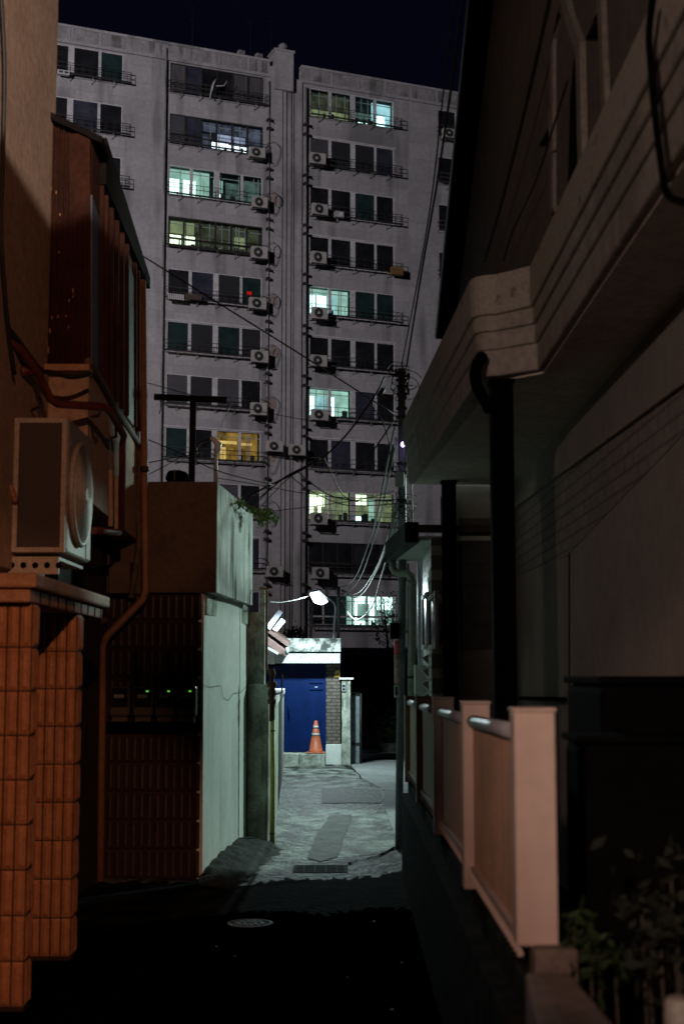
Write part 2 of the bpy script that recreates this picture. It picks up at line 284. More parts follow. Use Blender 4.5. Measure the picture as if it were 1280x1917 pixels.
# skirt of black cement against the left wall (mound)
def gx(u, v, z): return G(u, v, z)
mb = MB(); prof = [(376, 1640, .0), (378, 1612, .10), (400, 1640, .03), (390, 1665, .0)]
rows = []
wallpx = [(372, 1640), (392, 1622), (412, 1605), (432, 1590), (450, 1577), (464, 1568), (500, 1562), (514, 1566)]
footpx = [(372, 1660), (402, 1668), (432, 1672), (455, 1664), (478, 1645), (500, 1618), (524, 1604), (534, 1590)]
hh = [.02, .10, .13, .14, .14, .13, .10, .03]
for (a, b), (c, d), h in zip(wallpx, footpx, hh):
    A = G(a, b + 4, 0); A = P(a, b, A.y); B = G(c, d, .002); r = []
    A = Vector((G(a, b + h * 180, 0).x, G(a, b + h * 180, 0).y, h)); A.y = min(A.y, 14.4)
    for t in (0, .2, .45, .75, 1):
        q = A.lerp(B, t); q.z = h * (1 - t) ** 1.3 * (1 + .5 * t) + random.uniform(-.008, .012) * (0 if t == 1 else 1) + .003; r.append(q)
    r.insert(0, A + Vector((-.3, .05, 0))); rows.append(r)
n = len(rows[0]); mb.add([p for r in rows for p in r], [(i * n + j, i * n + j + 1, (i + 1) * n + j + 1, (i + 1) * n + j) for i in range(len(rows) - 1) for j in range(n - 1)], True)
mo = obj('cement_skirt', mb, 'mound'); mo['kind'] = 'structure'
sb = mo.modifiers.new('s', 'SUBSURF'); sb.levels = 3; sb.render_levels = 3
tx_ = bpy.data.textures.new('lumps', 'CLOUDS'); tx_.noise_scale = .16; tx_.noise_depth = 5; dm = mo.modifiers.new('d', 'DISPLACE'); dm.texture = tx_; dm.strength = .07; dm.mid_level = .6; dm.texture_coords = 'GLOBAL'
# drain grates
def grating(u0, u1, v0, v1, label, n):
    a = G(u0, v1, .01); b = G(u1, v1, .01); c = G(u1, v0, .01); y0, y1 = a.y, c.y; mb = MB()
    t = thing('drain_grate', label, 'drain grate', (a.x, y0, .008), 0)
    mb.box(a.x, b.x, y0, y0 + .03, 0, .0095); mb.box(a.x, b.x, y1 - .03, y1, 0, .0095)
    mb.box(a.x, a.x + .03, y0 + .03, y1 - .03, 0, .0095); mb.box(b.x - .03, b.x, y0 + .03, y1 - .03, 0, .0095); obj('frame', mb, 'grate', t)
    mb = MB(); wd = (b.x - a.x - .06) / n
    for i in range(n): mb.box(a.x + .03 + wd * (i + .3), a.x + .03 + wd * (i + .75), y0 + .03, y1 - .03, .0, .0088)
    for k in range(1, 5): x = a.x + (b.x - a.x) * k / 5; mb.box(x - .008, x + .008, y0 + .03, y1 - .03, .0, .0095)
    obj('bars', mb, 'grate', t); obj('pit', MB().box(a.x + .03, b.x - .03, y0 + .03, y1 - .03, 0, .0062), 'black', t)
grating(547, 651, 1619, 1633, 'long slotted iron drain grate across the alley at the edge of the light', 26)
grating(571, 623, 1428.5, 1432, 'small slotted drain grate in the paving before the blue gate', 16)
c = G(468, 1730, 0)
t = thing('manhole_cover', 'round patterned iron manhole cover in the dark asphalt', 'manhole cover', c)
rad = abs(G(511, 1730, 0).x - c.x)
obj('rim', MB().lathe(c, [(rad, .001), (rad, .008), (rad - .02, .009), (rad - .02, .003)], 40), 'manhole', t)
mb = MB()
for r0, n_ in ((.03, 6), (.075, 12), (.12, 18)):
    for k in range(n_):
        a0 = 2 * math.pi * (k + .15) / n_; a1 = 2 * math.pi * (k + .75) / n_; r1 = r0 + .028
        if r1 > rad - .02: continue
        mb.prism([c + Vector((r0 * math.cos(a0), r0 * math.sin(a0), .004)), c + Vector((r1 * math.cos(a0), r1 * math.sin(a0), .004)), c + Vector((r1 * math.cos(a1), r1 * math.sin(a1), .004)), c + Vector((r0 * math.cos(a1), r0 * math.sin(a1), .004))], (0, 0, .006))
obj('pattern', mb, 'manhole', t); obj('plate', MB().lathe(c, [(rad - .02, .001), (rad - .02, .004)], 40), 'grate', t)
for i, (u, v) in enumerate([(700, 1725), (770, 1722), (752, 1802), (650, 1830), (705, 1640), (690, 1648), (776, 1716), (440, 1790), (405, 1772), (733, 1890)]):
    p = G(u, v, .002); mb = MB()
    mb.prism([p + Vector((random.uniform(.4, 1) * .009 * math.cos(a), random.uniform(.4, 1) * .012 * math.sin(a), 0)) for a in (0, 1.2, 2.3, 3.4, 4.6, 5.5)], (0, 0, .003))
    tag(obj('litter_scrap', mb, 'whitefilm', origin=p), 'tiny pale scrap of litter lying on the black asphalt', 'litter', 'litter scraps on the dark asphalt')

# ================================================================== apartment block
AA = R(22.38); ca, sa = math.cos(AA), math.sin(AA); Y0 = 76.0
def fs(u, v, off=0):                                               # pixel -> facade coordinates (s, z), off = metres in front of it
    r = ray(u, v); o = Vector((0, 0, H)); nx, ny = sa, -ca; p0 = Vector((nx * off, Y0 + ny * off, 0))
    t = ((p0.x - o.x) * nx + (p0.y - o.y) * ny) / (r.x * nx + r.y * ny); p = o + r * t
    return (p.x * ca + (p.y - Y0) * sa, p.z)
apt = thing('apartment_block', 'tall grey concrete apartment block with lit windows closing off the alley', 'apartment block', (0, Y0, 0), AA)
ZT = 32.25 + H; DZ = 2.795; WH = 1.62
cols = {'A': (-17.9, -12.35), 'B': (-9.82, -4.62), 'C': (-1.91, 3.157), 'D': (5.9, 11.0)}
opens = [(k, i, cols[k][0], cols[k][1], ZT - i * DZ - (.1 if k in 'CD' else 0) - WH, ZT - i * DZ - (.1 if k in 'CD' else 0)) for k in cols for i in range(12)]
RT = fs(300, 78)[1]; print('ROOF', RT, fs(700, 151)[1], fs(120, 45)[1])
RT = (fs(300, 78)[1] + fs(700, 151)[1]) / 2
SL, SR = -26, 16
mb = MB(); xs = sorted({SL, SR} | {x for o in opens for x in o[2:4]})
for a, b in zip(xs[:-1], xs[1:]):
    oc = sorted([(o[4], o[5]) for o in opens if o[2] <= a + 1e-6 and o[3] >= b - 1e-6]); z = 0
    for z0, z1 in oc + [(RT - .75, None)]:
        if z0 > z: mb.box(a, b, 0, .35, z, z0)
        z = z1
obj('wall', mb, 'facade', apt)
obj('rear_wall', MB().box(SL, SR, 2.4, 9, 0, RT - .8), 'facade', apt)
mb = MB(); mb.box(SL, -4.28, -.10, .3, RT - .75, RT - .08); mb.box(-2.45, SR, -.10, .3, RT - .75, RT - .08); obj('parapet', mb, 'facade_band', apt)
mb = MB(); mb.box(SL, -4.28, -.16, .34, RT - .08, RT + .06); mb.box(-2.45, SR, -.16, .34, RT - .08, RT + .06); mb.box(SL, -4.28, -.13, 0, RT - .92, RT - .75); mb.box(-2.45, SR, -.13, 0, RT - .92, RT - .75)
for k in range(26):
    s = SL + 1 + k * 1.62
    if -4.7 < s < -2.1: continue
    mb.box(s, s + .10, -.125, -.10, RT - .75, RT + .07)
obj('cornice', mb, 'facade', apt)
obj('roof', MB().box(SL, SR, .35, 9, RT - .8, RT - .5), 'facade', apt)
# service shaft
mb = MB(); mb.box(-4.28, -3.55, -.14, .0, 0, RT - .3); mb.box(-2.55, -2.40, -.10, .0, 0, RT - .3); mb.box(-3.5, -3.3, -.07, 0, 0, RT - .3)
a = fs(512, 98); b = fs(546, 103); mb.box(a[0], b[0], -.3, .9, RT - 1.6, a[1]); mb.box(a[0] - .06, b[0] + .06, -.36, .95, a[1], a[1] + .12)
obj('service_shaft', mb, 'facade', apt)
mb = MB(); zt = RT - 1.2
for s, r in ((-4.36, .055), (-3.02, .03), (-2.88, .025), (-2.22, .06), (-10.12, .05), (-3.3, .03)):
    yy = -.05 if -3.4 < s < -2.8 else -.20; mb.tube([(s, yy, .3), (s, yy, zt + (.9 if s < -9 else 0))], r, 6)
obj('drain_pipes', mb, 'facade_band', apt)
mb = MB()
for i in range(12):
    for s in (-4.36, -2.22):
        for dz in (.35, .82):
            z = ZT - i * DZ - 2.05 - dz * 1 + random.uniform(-.05, .05); obj('pipe_clamp', MB().box(s - .12, s + .13, -.34, -.12, z - .09, z + .06).tube([(s, -.25, z), (s + random.choice((-.2, .3, .05)), -.2, z - .12)], .035, 5), 'iron', apt)
mb = MB()
for i in range(1, 9):
    c0 = Vector((-3.85 + random.uniform(-.1, .1), -.19, ZT - i * DZ - 1.3)); rr = random.uniform(.22, .42)
    if i in (2, 3, 4, 5): obj('loose_cable', MB().tube([c0 + Vector((rr * .6 * math.cos(t), 0, rr * math.sin(t))) for t in [k * .5 for k in range(14)]], .012, 4), 'iron', apt)
    obj('loose_cable', MB().tube(catmull([(-4.5, -.3, c0.z + .3), (-4.1, -.3, c0.z + .45), (-3.7, -.25, c0.z + .1), (-3.9, -.25, c0.z - .7), (-4.2, -.3, c0.z - .9)], 4), .014, 4), 'iron', apt)
M['ruststain'] = mat('rust_streaked_render', (.30, .23, .20), (.2, .15, .13), 4, .9)
for i in (2, 4, 5, 6, 7):
    z = ZT - i * DZ - 1.2; obj('rust_stain', MB().prism([(-4.0 + random.uniform(.14, .25) * math.cos(a), -.148, z + random.uniform(.3, .42) * math.sin(a)) for a in [k * .7 for k in range(9)]], (0, .008, 0)), 'ruststain', apt)
# windows
FR4 = ((0, .222), (.254, .48), (.536, .764), (.79, 1)); FR6 = tuple((k / 6 + .008, (k + 1) / 6 - .008) for k in range(6))
LOOK = {'d': 'pane_dark', 't': 'pane_teal', 'b': 'pane_blue', 'g': 'pane_grey', 's': 'pane_blind', 'k': 'pane_darkblind', '.': 'glass'}
SPEC = {('A', 0): 'dddtd', ('A', 1): 'ddbd', ('A', 2): 'dkdd', ('B', 0): 'gbddgg', ('B', 1): 'sb....', ('B', 2): '....', ('B', 3): '......', ('B', 4): 'dbkt', ('B', 5): 'tktk', ('B', 6): 'sksd', ('B', 7): 'td..', ('B', 8): 'dtsd',
        ('C', 0): '....', ('C', 1): 'skkb', ('C', 2): 'ddtd', ('C', 3): 'dddd', ('C', 4): '..tt', ('C', 5): 'dddd', ('C', 6): '..bd', ('C', 7): 'dbdd', ('C', 8): '....', ('C', 9): 'dddkdd', ('C', 10): 'dt....'}
DARK = {('B', 0), ('B', 1), ('B', 3), ('C', 9)}
GLOW = {  # (x0,x1,z0,z1,material) fractions of the opening, on the back wall of the room
 ('B', 1): [(.30, .45, 0, .62, 'violet_lo'), (.48, .66, .0, .38, 'violet_hi'), (.66, .86, 0, .34, 'violet_hi'), (.52, .84, .38, .66, 'violet'), (.86, 1, .0, .7, 'violet_lo'), (.3, 1, .68, 1, 'violet_lo')],
 ('B', 2): [(0, .46, 0, 1, 'mint'), (.0, .14, .03, .66, 'mint_hi'), (.18, .31, .03, .66, 'mint_hi'), (.50, .60, .05, .8, 'mint'), (.63, .78, .1, .75, 'mint_lo'), (.8, 1, .0, .9, 'mint_lo'), (.54, .60, .05, .3, 'mint_hi')],
 ('B', 3): [(.0, 1, .0, 1, 'lime_lo'), (.05, .17, .03, .52, 'lime_hi'), (.20, .31, .03, .52, 'lime_hi'), (.05, .30, .55, .95, 'lime'), (.73, .84, .28, .66, 'lime'), (.53, .60, .03, .2, 'lime')],
 ('B', 7): [(.5, 1, 0, 1, 'amber'), (.55, .78, .62, .72, 'amber_hi'), (.82, .94, .6, .68, 'amber_hi'), (.6, .66, .05, .5, 'amber_hi')],
 ('C', 0): [(0, .5, .0, .42, 'lime'), (0, .5, .45, 1, 'lime_lo'), (.53, .74, .0, .2, 'cyan_hi'), (.62, .8, 0, .12, 'cyan_hi'), (.77, 1, .0, .95, 'cyan'), (.8, .93, .05, .5, 'cyan_hi'), (.53, .76, .3, .5, 'mint_lo')],
 ('C', 4): [(0, .5, 0, 1, 'mint'), (.0, .11, .05, .78, 'cyan_hi'), (.13, .24, .05, .78, 'cyan_hi'), (.27, .34, .1, .8, 'cyan')],
 ('C', 6): [(0, .5, 0, 1, 'mint'), (.0, .10, .05, .76, 'cyan_hi'), (.12, .23, .05, .76, 'cyan'), (.26, .33, .0, .76, 'cyan_hi')],
 ('C', 8): [(0, .5, 0, 1, 'lime'), (.0, .10, .25, .9, 'lime_hi'), (.1, .22, .5, .9, 'lime_hi'), (.14, .18, .1, .5, 'lime_hi'), (.53, 1, 0, 1, 'lime'), (.54, .70, .6, .95, 'lime_hi'), (.54, .68, .05, .22, 'mint_hi'), (.72, .78, .1, .8, 'mint')],
 ('C', 10): [(.48, 1, 0, 1, 'mint'), (.53, .60, .05, .95, 'mint_hi'), (.74, .80, .05, .95, 'mint_hi'), (.6, .74, .75, .98, 'mint_hi'), (.55, .7, .0, .18, 'mint_hi'), (.82, 1, .55, 1, 'mint_hi'), (.2, .35, .1, .9, 'mint_lo')]}
for (k, i, x0, x1, z0, z1) in opens:
    if k == 'D' and i > 7 or k == 'A' and i > 4 or i == 11: 
        obj('window', MB().box(x0, x1, .12, .2, z0, z1), 'pane_dark', apt); continue
    spec = SPEC.get((k, i), random.choice(['dddd', 'dkdb', 'kddt', 'ddkb'])); six = (k, i) in DARK; W = x1 - x0
    if len(spec) not in (4, 6): spec = spec[:4]
    six = len(spec) == 6; fr = FR6 if six else FR4; fm = 'darkframe' if (k, i) in DARK else 'winframe'
    mb = MB(); t_ = .055; mb.box(x0, x1, .02, .12, z1 - t_, z1); mb.box(x0, x1, .02, .12, z0, z0 + t_); zz0, zz1 = z0 + t_, z1 - t_
    prev = x0
    for (a, b) in fr:
        xa_, xb_ = x0 + a * W, x0 + b * W
        if a == 0: xa_ += .05
        if b == 1: xb_ -= .05
        mb.box(prev, xa_, .02, .12, zz0, zz1); prev = xb_
    mb.box(prev, x1, .02, .12, zz0, zz1)
    if six: mb.box(x0, x1, -.02, .019, z0 + .42, z0 + .50)
    if k in 'BC' and not six and i % 2: mb.box(x0 - .1, x1 + .1, -.03, 0, z1, z1 + .07); 
    wn = obj('window', mb, fm, apt)
    for j, (a, b) in enumerate(fr): obj('pane', MB().box(x0 + a * W + (.05 if a == 0 else 0), x0 + b * W - (.05 if b == 1 else 0), .06, .07, zz0, zz1), LOOK[spec[j]], wn)
    if '.' in spec:
        mb = MB(); mb.box(x0, x1, 1.5, 1.55, z0, z1); mb.box(x0 - .04, x0, .2, 1.5, z0, z1); mb.box(x1, x1 + .04, .2, 1.5, z0, z1); mb.box(x0, x1, .2, 1.5, z0 - .04, z0); mb.box(x0, x1, .2, 1.5, z1, z1 + .04)
        obj('room', mb, 'shade', wn)
        for q, (a, b, c_, d_, mm) in enumerate(GLOW.get((k, i), [])):
            obj('lit_room', MB().box(x0 + a * W, x0 + b * W, 1.38 - q * .02 - (.9 if 'hi' in mm and k == 'B' else 0.6), 1.39 - q * .02, z0 + c_ * WH, z0 + d_ * WH) if False else MB().box(x0 + a * W, x0 + b * W, .62 - q * .03, .63 - q * .03, z0 + c_ * WH, z0 + d_ * WH), mm, wn)
        for q in range(7):
            sx = x0 + random.uniform(.05, .93) * W; hh_ = random.uniform(.12, .45); obj('potted_plant' if q % 2 else 'storage_box', MB().box(sx, sx + random.uniform(.06, .3), .25, .32, z0 + .05, z0 + .05 + hh_), 'shade', wn)
        mb = MB()
        for q in range(7):
            sx = x0 + random.uniform(.03, .97) * W; mb.box(sx, sx + .035, .2, .24, z0 + .02, z1 - .1)
        mb.box(x0, x1, .18, .2, z1 - .34, z1 - .30); obj('inner_sash', mb, 'winframe', wn)
    # railing + sill
    if k == 'B' and i not in (0,): e0, e1 = x0 - .2, x1 + .16
    elif k == 'B': e0, e1 = x0 - .12, x1 + .1
    else: e0, e1 = x0 - .05, x1 + .34
    mb = MB(); rz = z0 - .02
    for zz in (rz + .52, rz + .28, rz + .02): 
        mb.tube([(e0, -.42, zz), (e1, -.42, zz)], .018, 5); mb.tube([(e0, -.42, zz), (e0, 0, zz)], .018, 5); mb.tube([(e1, -.42, zz), (e1, 0, zz)], .018, 5)
    ns = 14
    for q in range(ns + 1): x = e0 + (e1 - e0) * q / ns; mb.box(x - .008, x + .008, -.43, -.41, rz, rz + .52)
    mb.box(e0 - .02, e1 + .02, -.44, -.40, rz - .06, rz + .01); obj('railing', mb, 'iron', apt)
    mb = MB(); mb.box(x0 - .05, x1 + .05, -.06, .02, z0 - .09, z0 - .02)
    for q in range(5): sx = x0 + (x1 - x0) * (q + .5) / 5; mb.beam((sx, -.42, rz - .03), (sx, 0, rz - .30), .03, .03)
    obj('sill', mb, 'facade_band', apt)
# red pilot in fifth-row window, flower boxes, roof clutter
p = fs(467, 549); obj('pilot_lamp', MB().box(p[0] - .12, p[0] + .14, .02, .055, p[1] - .1, p[1] + .1), 'red', apt)
def fthing(name, label, cat, u, v, off=0, group=None):
    s, z = fs(u, v, off); r = thing(name, label, cat, (0, 0, 0), AA, group)
    r.location = (s * ca + off * sa, Y0 + s * sa - off * ca, z); return r
lp = fthing('planter_box', 'yellow planter box at the right end of the fourth-row railing', 'planter box', 742, 508, .48)
obj('box', MB().box(-.34, .34, -.14, .14, -.22, .22), 'crate', lp); obj('slats', MB().box(-.30, .30, -.16, -.14, -.12, -.06).box(-.30, .30, -.16, -.14, .04, .10), 'rustpipe', lp)
for u, lb in ((329, 'white slatted planter on the fifth-row left railing'), (362, 'dull brown slatted planter on the fifth-row left railing')):
    q = fthing('planter_box', lb, 'planter box', u, 556, .55); mm = 'winframe' if u < 340 else 'lagging'; mb = MB()
    for k in range(8): mb.box(-.42 + k * .11, -.35 + k * .11, -.08, -.05, -.15, .15)
    obj('slats', mb, mm, q); obj('trough', MB().box(-.42, .45, -.05, .1, -.15, .11), 'shade', q)
q = fthing('laundry_box', 'small white box on the far left top-row railing', 'box', 119, 136, .5); obj('tray', MB().box(-.3, .3, -.1, .1, -.12, .10), 'winframe', q); obj('opening', MB().box(-.24, -.04, -.12, -.1, -.06, .05).box(.04, .24, -.12, -.1, -.06, .05), 'shade', q)
q = fthing('satellite_dish', 'pale satellite dish on the top left railing', 'satellite dish', 398, 158, .6)
mb = MB(); mb.lathe((0, 0, 0), [(.02, 0), (.16, -.03), (.28, -.09), (.34, -.15), (.33, -.16), (.2, -.07), (.02, -.03)], 20, 'X'); di = obj('reflector', mb, 'dish', q); di.rotation_euler = (0, R(-20), R(155))
obj('arm', MB().tube([(0, 0, -.1), (.55, -.3, -.1), (.7, -.3, .18)], .025, 6).tube([(0, 0, 0), (-.1, .1, -.75)], .035, 6), 'dish', q)
q = fthing('roof_vent', 'round turbine vent on the central roof stack', 'roof vent', 530, 92, -.2); obj('turbine', MB().lathe((0, 0, 0), [(.1, -.25), (.12, -.1), (.26, .02), (.28, .14), (.18, .28), (.03, .32)], 16), 'facade_band', q); obj('duct', MB().lathe((0, 0, 0), [(.1, -.5), (.1, -.26)], 12), 'iron', q)
for (u, v, h, lb) in ((469, 108, 3.2, 'thin tall antenna mast left of the roof stack'), (507, 112, 3.6, 'thin antenna mast beside the roof stack'), (360, 88, 3.2, 'thin antenna mast above the left window stack')):
    q = fthing('antenna', lb, 'antenna', u, v, -2); mb = MB().tube([(0, 0, -.5), (0, 0, h * .75)], .009, 5); obj('mast', mb, 'antenna', q)
    mb = MB(); 
    for j in range(4): mb.tube([(-.22, 0, h * .7 - j * .22), (.22, 0, h * .7 - j * .22)], .004, 4)
    obj('elements', mb, 'antenna', q)
for (u, v, lb) in ((451, 100, 'low block on the parapet left of the roof stack'), (484, 106, 'small dome-topped block on the parapet near the stack')):
    q = fthing('roof_hood', lb, 'vent', u, v, -.3); obj('hood', MB().box(-.18, .18, -.15, .15, -.3, .12), 'facade_band', q); obj('cap', MB().lathe((0, 0, .12), [(.16, 0), (.12, .08), (.02, .12)], 10), 'iron', q)
# air conditioner condensers
def make_ac(label):
    r = thing('air_conditioner', label, 'air conditioner', (0, 0, 0), AA, 'outdoor condensers on the apartment facade')
    obj('casing', MB().box(-.43, .43, -.16, .16, -.30, .30), 'ac', r, bevel=.015)
    mb = MB().lathe((-.10, -.165, 0), [(.235, 0), (.235, -.008), (.22, -.012)], 20, 'Y'); g = obj('fan_recess', mb, 'ac_fan', r)
    mb = MB()
    for rr in (.06, .12, .18, .235): mb.tube([(-.10 + rr * math.cos(t), -.185, rr * math.sin(t)) for t in [2 * math.pi * k / 20 for k in range(21)]], .006, 4)
    for k in range(8): t = math.pi * k / 8; mb.tube([(-.10 - .235 * math.cos(t), -.185, -.235 * math.sin(t)), (-.10 + .235 * math.cos(t), -.185, .235 * math.sin(t))], .004, 4)
    obj('fan_guard', mb, 'ac_fan', r); obj('hub', MB().lathe((-.10, -.19, 0), [(.075, 0), (.075, -.01)], 12, 'Y'), 'ac', r)
    mb = MB(); mb.beam((-.5, -.2, -.33), (.5, -.2, -.33), .04, .05); mb.beam((-.5, .2, -.33), (.5, .2, -.33), .04, .05)
    for x in (-.35, .35): mb.beam((x, -.22, -.345), (x, .3, -.345), .04, .04); 
    obj('bracket', mb, 'iron', r); return r
RW = ['top', 'second', 'third', 'fourth', 'fifth', 'sixth', 'seventh', 'eighth', 'ninth', 'tenth']
acs = [(481, 287, 1, 'left'), (486, 380, 2, 'left'), (485, 474, 3, 'left'), (482, 569, 4, 'left'), (486, 668, 5, 'left'), (484, 766, 6, 'left')]
acs += [(594, 298, 1, 'right'), (598, 393, 2, 'right'), (596, 483, 3, 'right'), (598, 587, 4, 'right'), (596, 676, 5, 'right'), (598, 777, 6, 'right'), (597, 971, 8, 'right'), (600, 1073, 9, 'right')]
ac0 = None
for (u, v, i, side) in acs:
    lb = 'boxy condenser on the railing of the %s row of the %s window stack' % (RW[i], side)
    if ac0 is None: ac0 = make_ac(lb); r = ac0
    else: r = copy_tree(ac0)
    k_ = random.uniform(.92, 1.08); r.scale = (k_, 1, random.uniform(.92, 1.1)); r.rotation_euler[2] = AA + random.uniform(-.06, .06)
    r['label'] = lb; s, z = fs(u, v, .62); r.location = (s * ca + .62 * sa, Y0 + s * sa - .62 * ca, z)
for (u, v, lb) in ((514, 836, 'condenser on the service shaft, the left one of the side by side pair'), (556, 843, 'condenser right of the service shaft, the right one of the side by side pair'), (514, 1070, 'lone condenser low on the service shaft beside the dark tenth row'), (841, 251, 'condenser on the far right top-row window beside the dark gable')):
    r = copy_tree(ac0); r['label'] = lb; s, z = fs(u, v, .5); r.location = (s * ca + .5 * sa, Y0 + s * sa - .5 * ca, z)
q = fthing('storage_bin', 'small white box beside the third-row right condenser', 'box', 634, 402, .5); obj('tub', MB().box(-.25, .25, -.12, .12, -.16, .16), 'ac', q); obj('door', MB().box(.0, .2, -.14, -.12, -.12, .12), 'winframe', q)

# ================================================================== annex with tiled front and white side wall (left, mid distance)
dW = 12.12; yaw = (.0714, 1)
annex = thing('concrete_annex', 'narrow house end with brown tiles, white side wall and overhanging concrete box', 'building', (P(380, 1635, dW).x, dW, 0))
A = P(379, 1640, dW + .004); A.z = -.1; far_y = 15.0
def along(p, y): return Vector((p.x + (y - p.y) * .0714, y, p.z))
zs = P(383, 1112, dW).z
Bf = along(A, far_y - .15); Wt = P(383, 1112, dW)
mb = MB(); N = 8; vs = []
for k in range(N + 1):
    t = k / N; q = A.lerp(Bf, t); bul = .035 * math.sin(t * math.pi) + .0; vs += [(q.x + bul, q.y, -.1), (q.x + bul - .012, q.y, zs + .02)]
inner = [(A.x - .35, A.y + .10), (Bf.x - .35, Bf.y)]
o_ = len(vs); vs += [(inner[0][0], inner[0][1], -.1), (inner[0][0], inner[0][1], zs + .02), (inner[1][0], inner[1][1], -.1), (inner[1][0], inner[1][1], zs + .02)]
mb.add(vs, [(2 * k, 2 * k + 2, 2 * k + 3, 2 * k + 1) for k in range(N)], True); mb.add(vs, [(0, 1, o_ + 1, o_), (2 * N, o_ + 2, o_ + 3, 2 * N + 1)])
obj('side_wall', mb, 'whitewall', annex)
# overhanging box
b0 = P(407, 903, dW - .05); b1 = P(275, 897, dW - .05); zb = P(390, 1110, dW).z; zt_ = b0.z; bx = along(b0, 14.35)
obj('overhang_side', MB().plan([(b0.x, dW - .03), (bx.x, bx.y), (bx.x - .1, bx.y), (b0.x - .1, dW - .03)], zb + .003, zt_), 'boxwall', annex)
obj('overhang_front', MB().box(b1.x, b0.x, dW - .06, dW - .031, zb, zt_ + .004), 'browncon', annex)
obj('overhang_slab', MB().plan([(b1.x, dW - .03), (b0.x - .101, dW - .03), (bx.x - .101, bx.y - .01), (b1.x, bx.y)], zb + .004, zb + .12), 'pier', annex)
obj('overhang_back', MB().plan([(b1.x, bx.y), (bx.x - .1, bx.y), (bx.x - .1, bx.y + .1), (b1.x, bx.y + .1)], zb + .003, zt_ - .003), 'boxwall', annex)
obj('overhang_roof', MB().plan([(b1.x, dW - .02), (b0.x - .1, dW - .02), (bx.x - .1, bx.y), (b1.x, bx.y)], zt_ - .22, zt_ - .12), 'pier', annex)
# soffit return under the box
obj('beam', MB().plan([(A.x - .2, dW + .05), (A.x + .012, dW + .05), (Bf.x + .012, Bf.y), (Bf.x - .2, Bf.y)], zs - .17, zb + .0), 'pier', annex)
def tiles(mb, x0, x1, z0, z1, y, tw, th, axis='X', h=.014):
    nx = max(1, round((x1 - x0) / tw)); nz = max(1, round((z1 - z0) / th)); tw = (x1 - x0) / nx; th = (z1 - z0) / nz; g = .004
    for i in range(nx):
        for j in range(nz):
            a, b = x0 + i * tw + g, x0 + (i + 1) * tw - g; c, d = z0 + j * th + g, z0 + (j + 1) * th - g; jt = random.uniform(-.002, .002)
            base = [(a, 0, c), (b, 0, c), (b, 0, d), (a, 0, d)]; top = [(a + tw * .38, h + jt, c + th * .10), (b - tw * .22, h + jt, c + th * .10), (b - tw * .22, h, d - th * .10), (a + tw * .38, h, d - th * .10)]
            vs = base + top
            vs = [(p[0], y - p[1], p[2]) for p in vs] if axis == 'X' else [(y + p[1], p[0], p[2]) for p in vs]
            mb.add(vs, [(0, 1, 5, 4), (1, 2, 6, 5), (2, 3, 7, 6), (3, 0, 4, 7), (4, 5, 6, 7)])
tx0, tx1 = P(202, 1300, dW).x, P(378.8, 1300, dW).x
obj('front_wall', MB().box(tx0 - .9, tx1 - .002, dW + .02, dW + .25, -.1, zb), 'tilejoint', annex)
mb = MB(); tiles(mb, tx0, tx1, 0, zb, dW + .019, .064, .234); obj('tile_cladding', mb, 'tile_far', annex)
obj('upper_front_wall', MB().box(tx0 - .9, b1.x - .001, dW + .02, dW + .25, zb + .001, P(0, 985, dW).z), 'browncon', annex)
mb = MB(); frontal(mb, 205, 1052, 243, 1110, dW - .2, .2); obj('vent_panel', mb, 'browncon', annex)
pts = [P(u, v, dW) for u, v in ((383, 1300), (410, 1309), (428, 1297), (445, 1296), (463, 1281))]
mb = MB()
cpx = [(378, 1281), (392, 1286), (408, 1283), (412, 1306), (421, 1311), (430, 1298), (446, 1296), (455, 1288), (463, 1283)]
vs = []
for (u, v) in cpx:                                                 # crack lies on the wall surface
    Xw = lambda y: A.x + (y - A.y) * .0714
    r = ray(u, v); tt = (A.x - A.y * .0714) / (r.x - .0714); q = Vector((0, 0, H)) + r * tt; k = (q.y - A.y) / (Bf.y - A.y); q.x += .035 * math.sin(max(0, min(1, k)) * math.pi) + .002
    if q.y > A.y - .3: vs.append(q)
mb = MB().tube(vs, .0018, 4); obj('crack', mb, 'mound', annex)
# meters
for j, (u0, u1) in enumerate(((205, 243), (249, 287), (290, 327), (331, 367))):
    lb = ['electric meter without a lit lamp, leftmost of the row of four', 'electric meter with green lamp, second from the left of the row of four', 'electric meter with green lamp, third from the left of the row of four', 'electric meter with green lamp, rightmost of the row of four'][j]
    a = P(u0, 1284, dW - .16); b = P(u1, 1342, dW - .16); t = thing('electric_meter', lb, 'electric meter', ((a.x + b.x) / 2, dW - .05, b.z), 0, 'meters on the brown tiled wall')
    obj('case', MB().box(a.x, b.x, dW - .16, dW + .0, b.z, a.z), 'meter', t, bevel=.02)
    obj('window', MB().box(a.x + .018, b.x - .018, dW - .165, dW - .161, b.z + .08, a.z - .02), 'meterglass', t); obj('dial', MB().box(a.x + .04, b.x - .05, dW - .168, dW - .166, a.z - .10, a.z - .07), 'steel_dark', t)
    obj('base', MB().box(a.x + .02, b.x - .02, dW - .13, dW + .0, b.z - .05, b.z - .002), 'meter', t)
    if j: q = P(u1 - 11, 1294, dW - .17); obj('lamp', MB().box(q.x - .010, q.x + .010, dW - .176, dW - .169, q.z - .006, q.z + .006), 'green', t)
mb = MB(); q = P(280, 1355, dW - .1)
tag(obj('meter_shelf', MB().box(P(203, 0, dW).x, P(368, 0, dW).x, dW - .13, dW, P(0, 1366, dW).z, P(0, 1350, dW).z), 'black', origin=q), 'black backing shelf under the row of four meters', 'shelf')
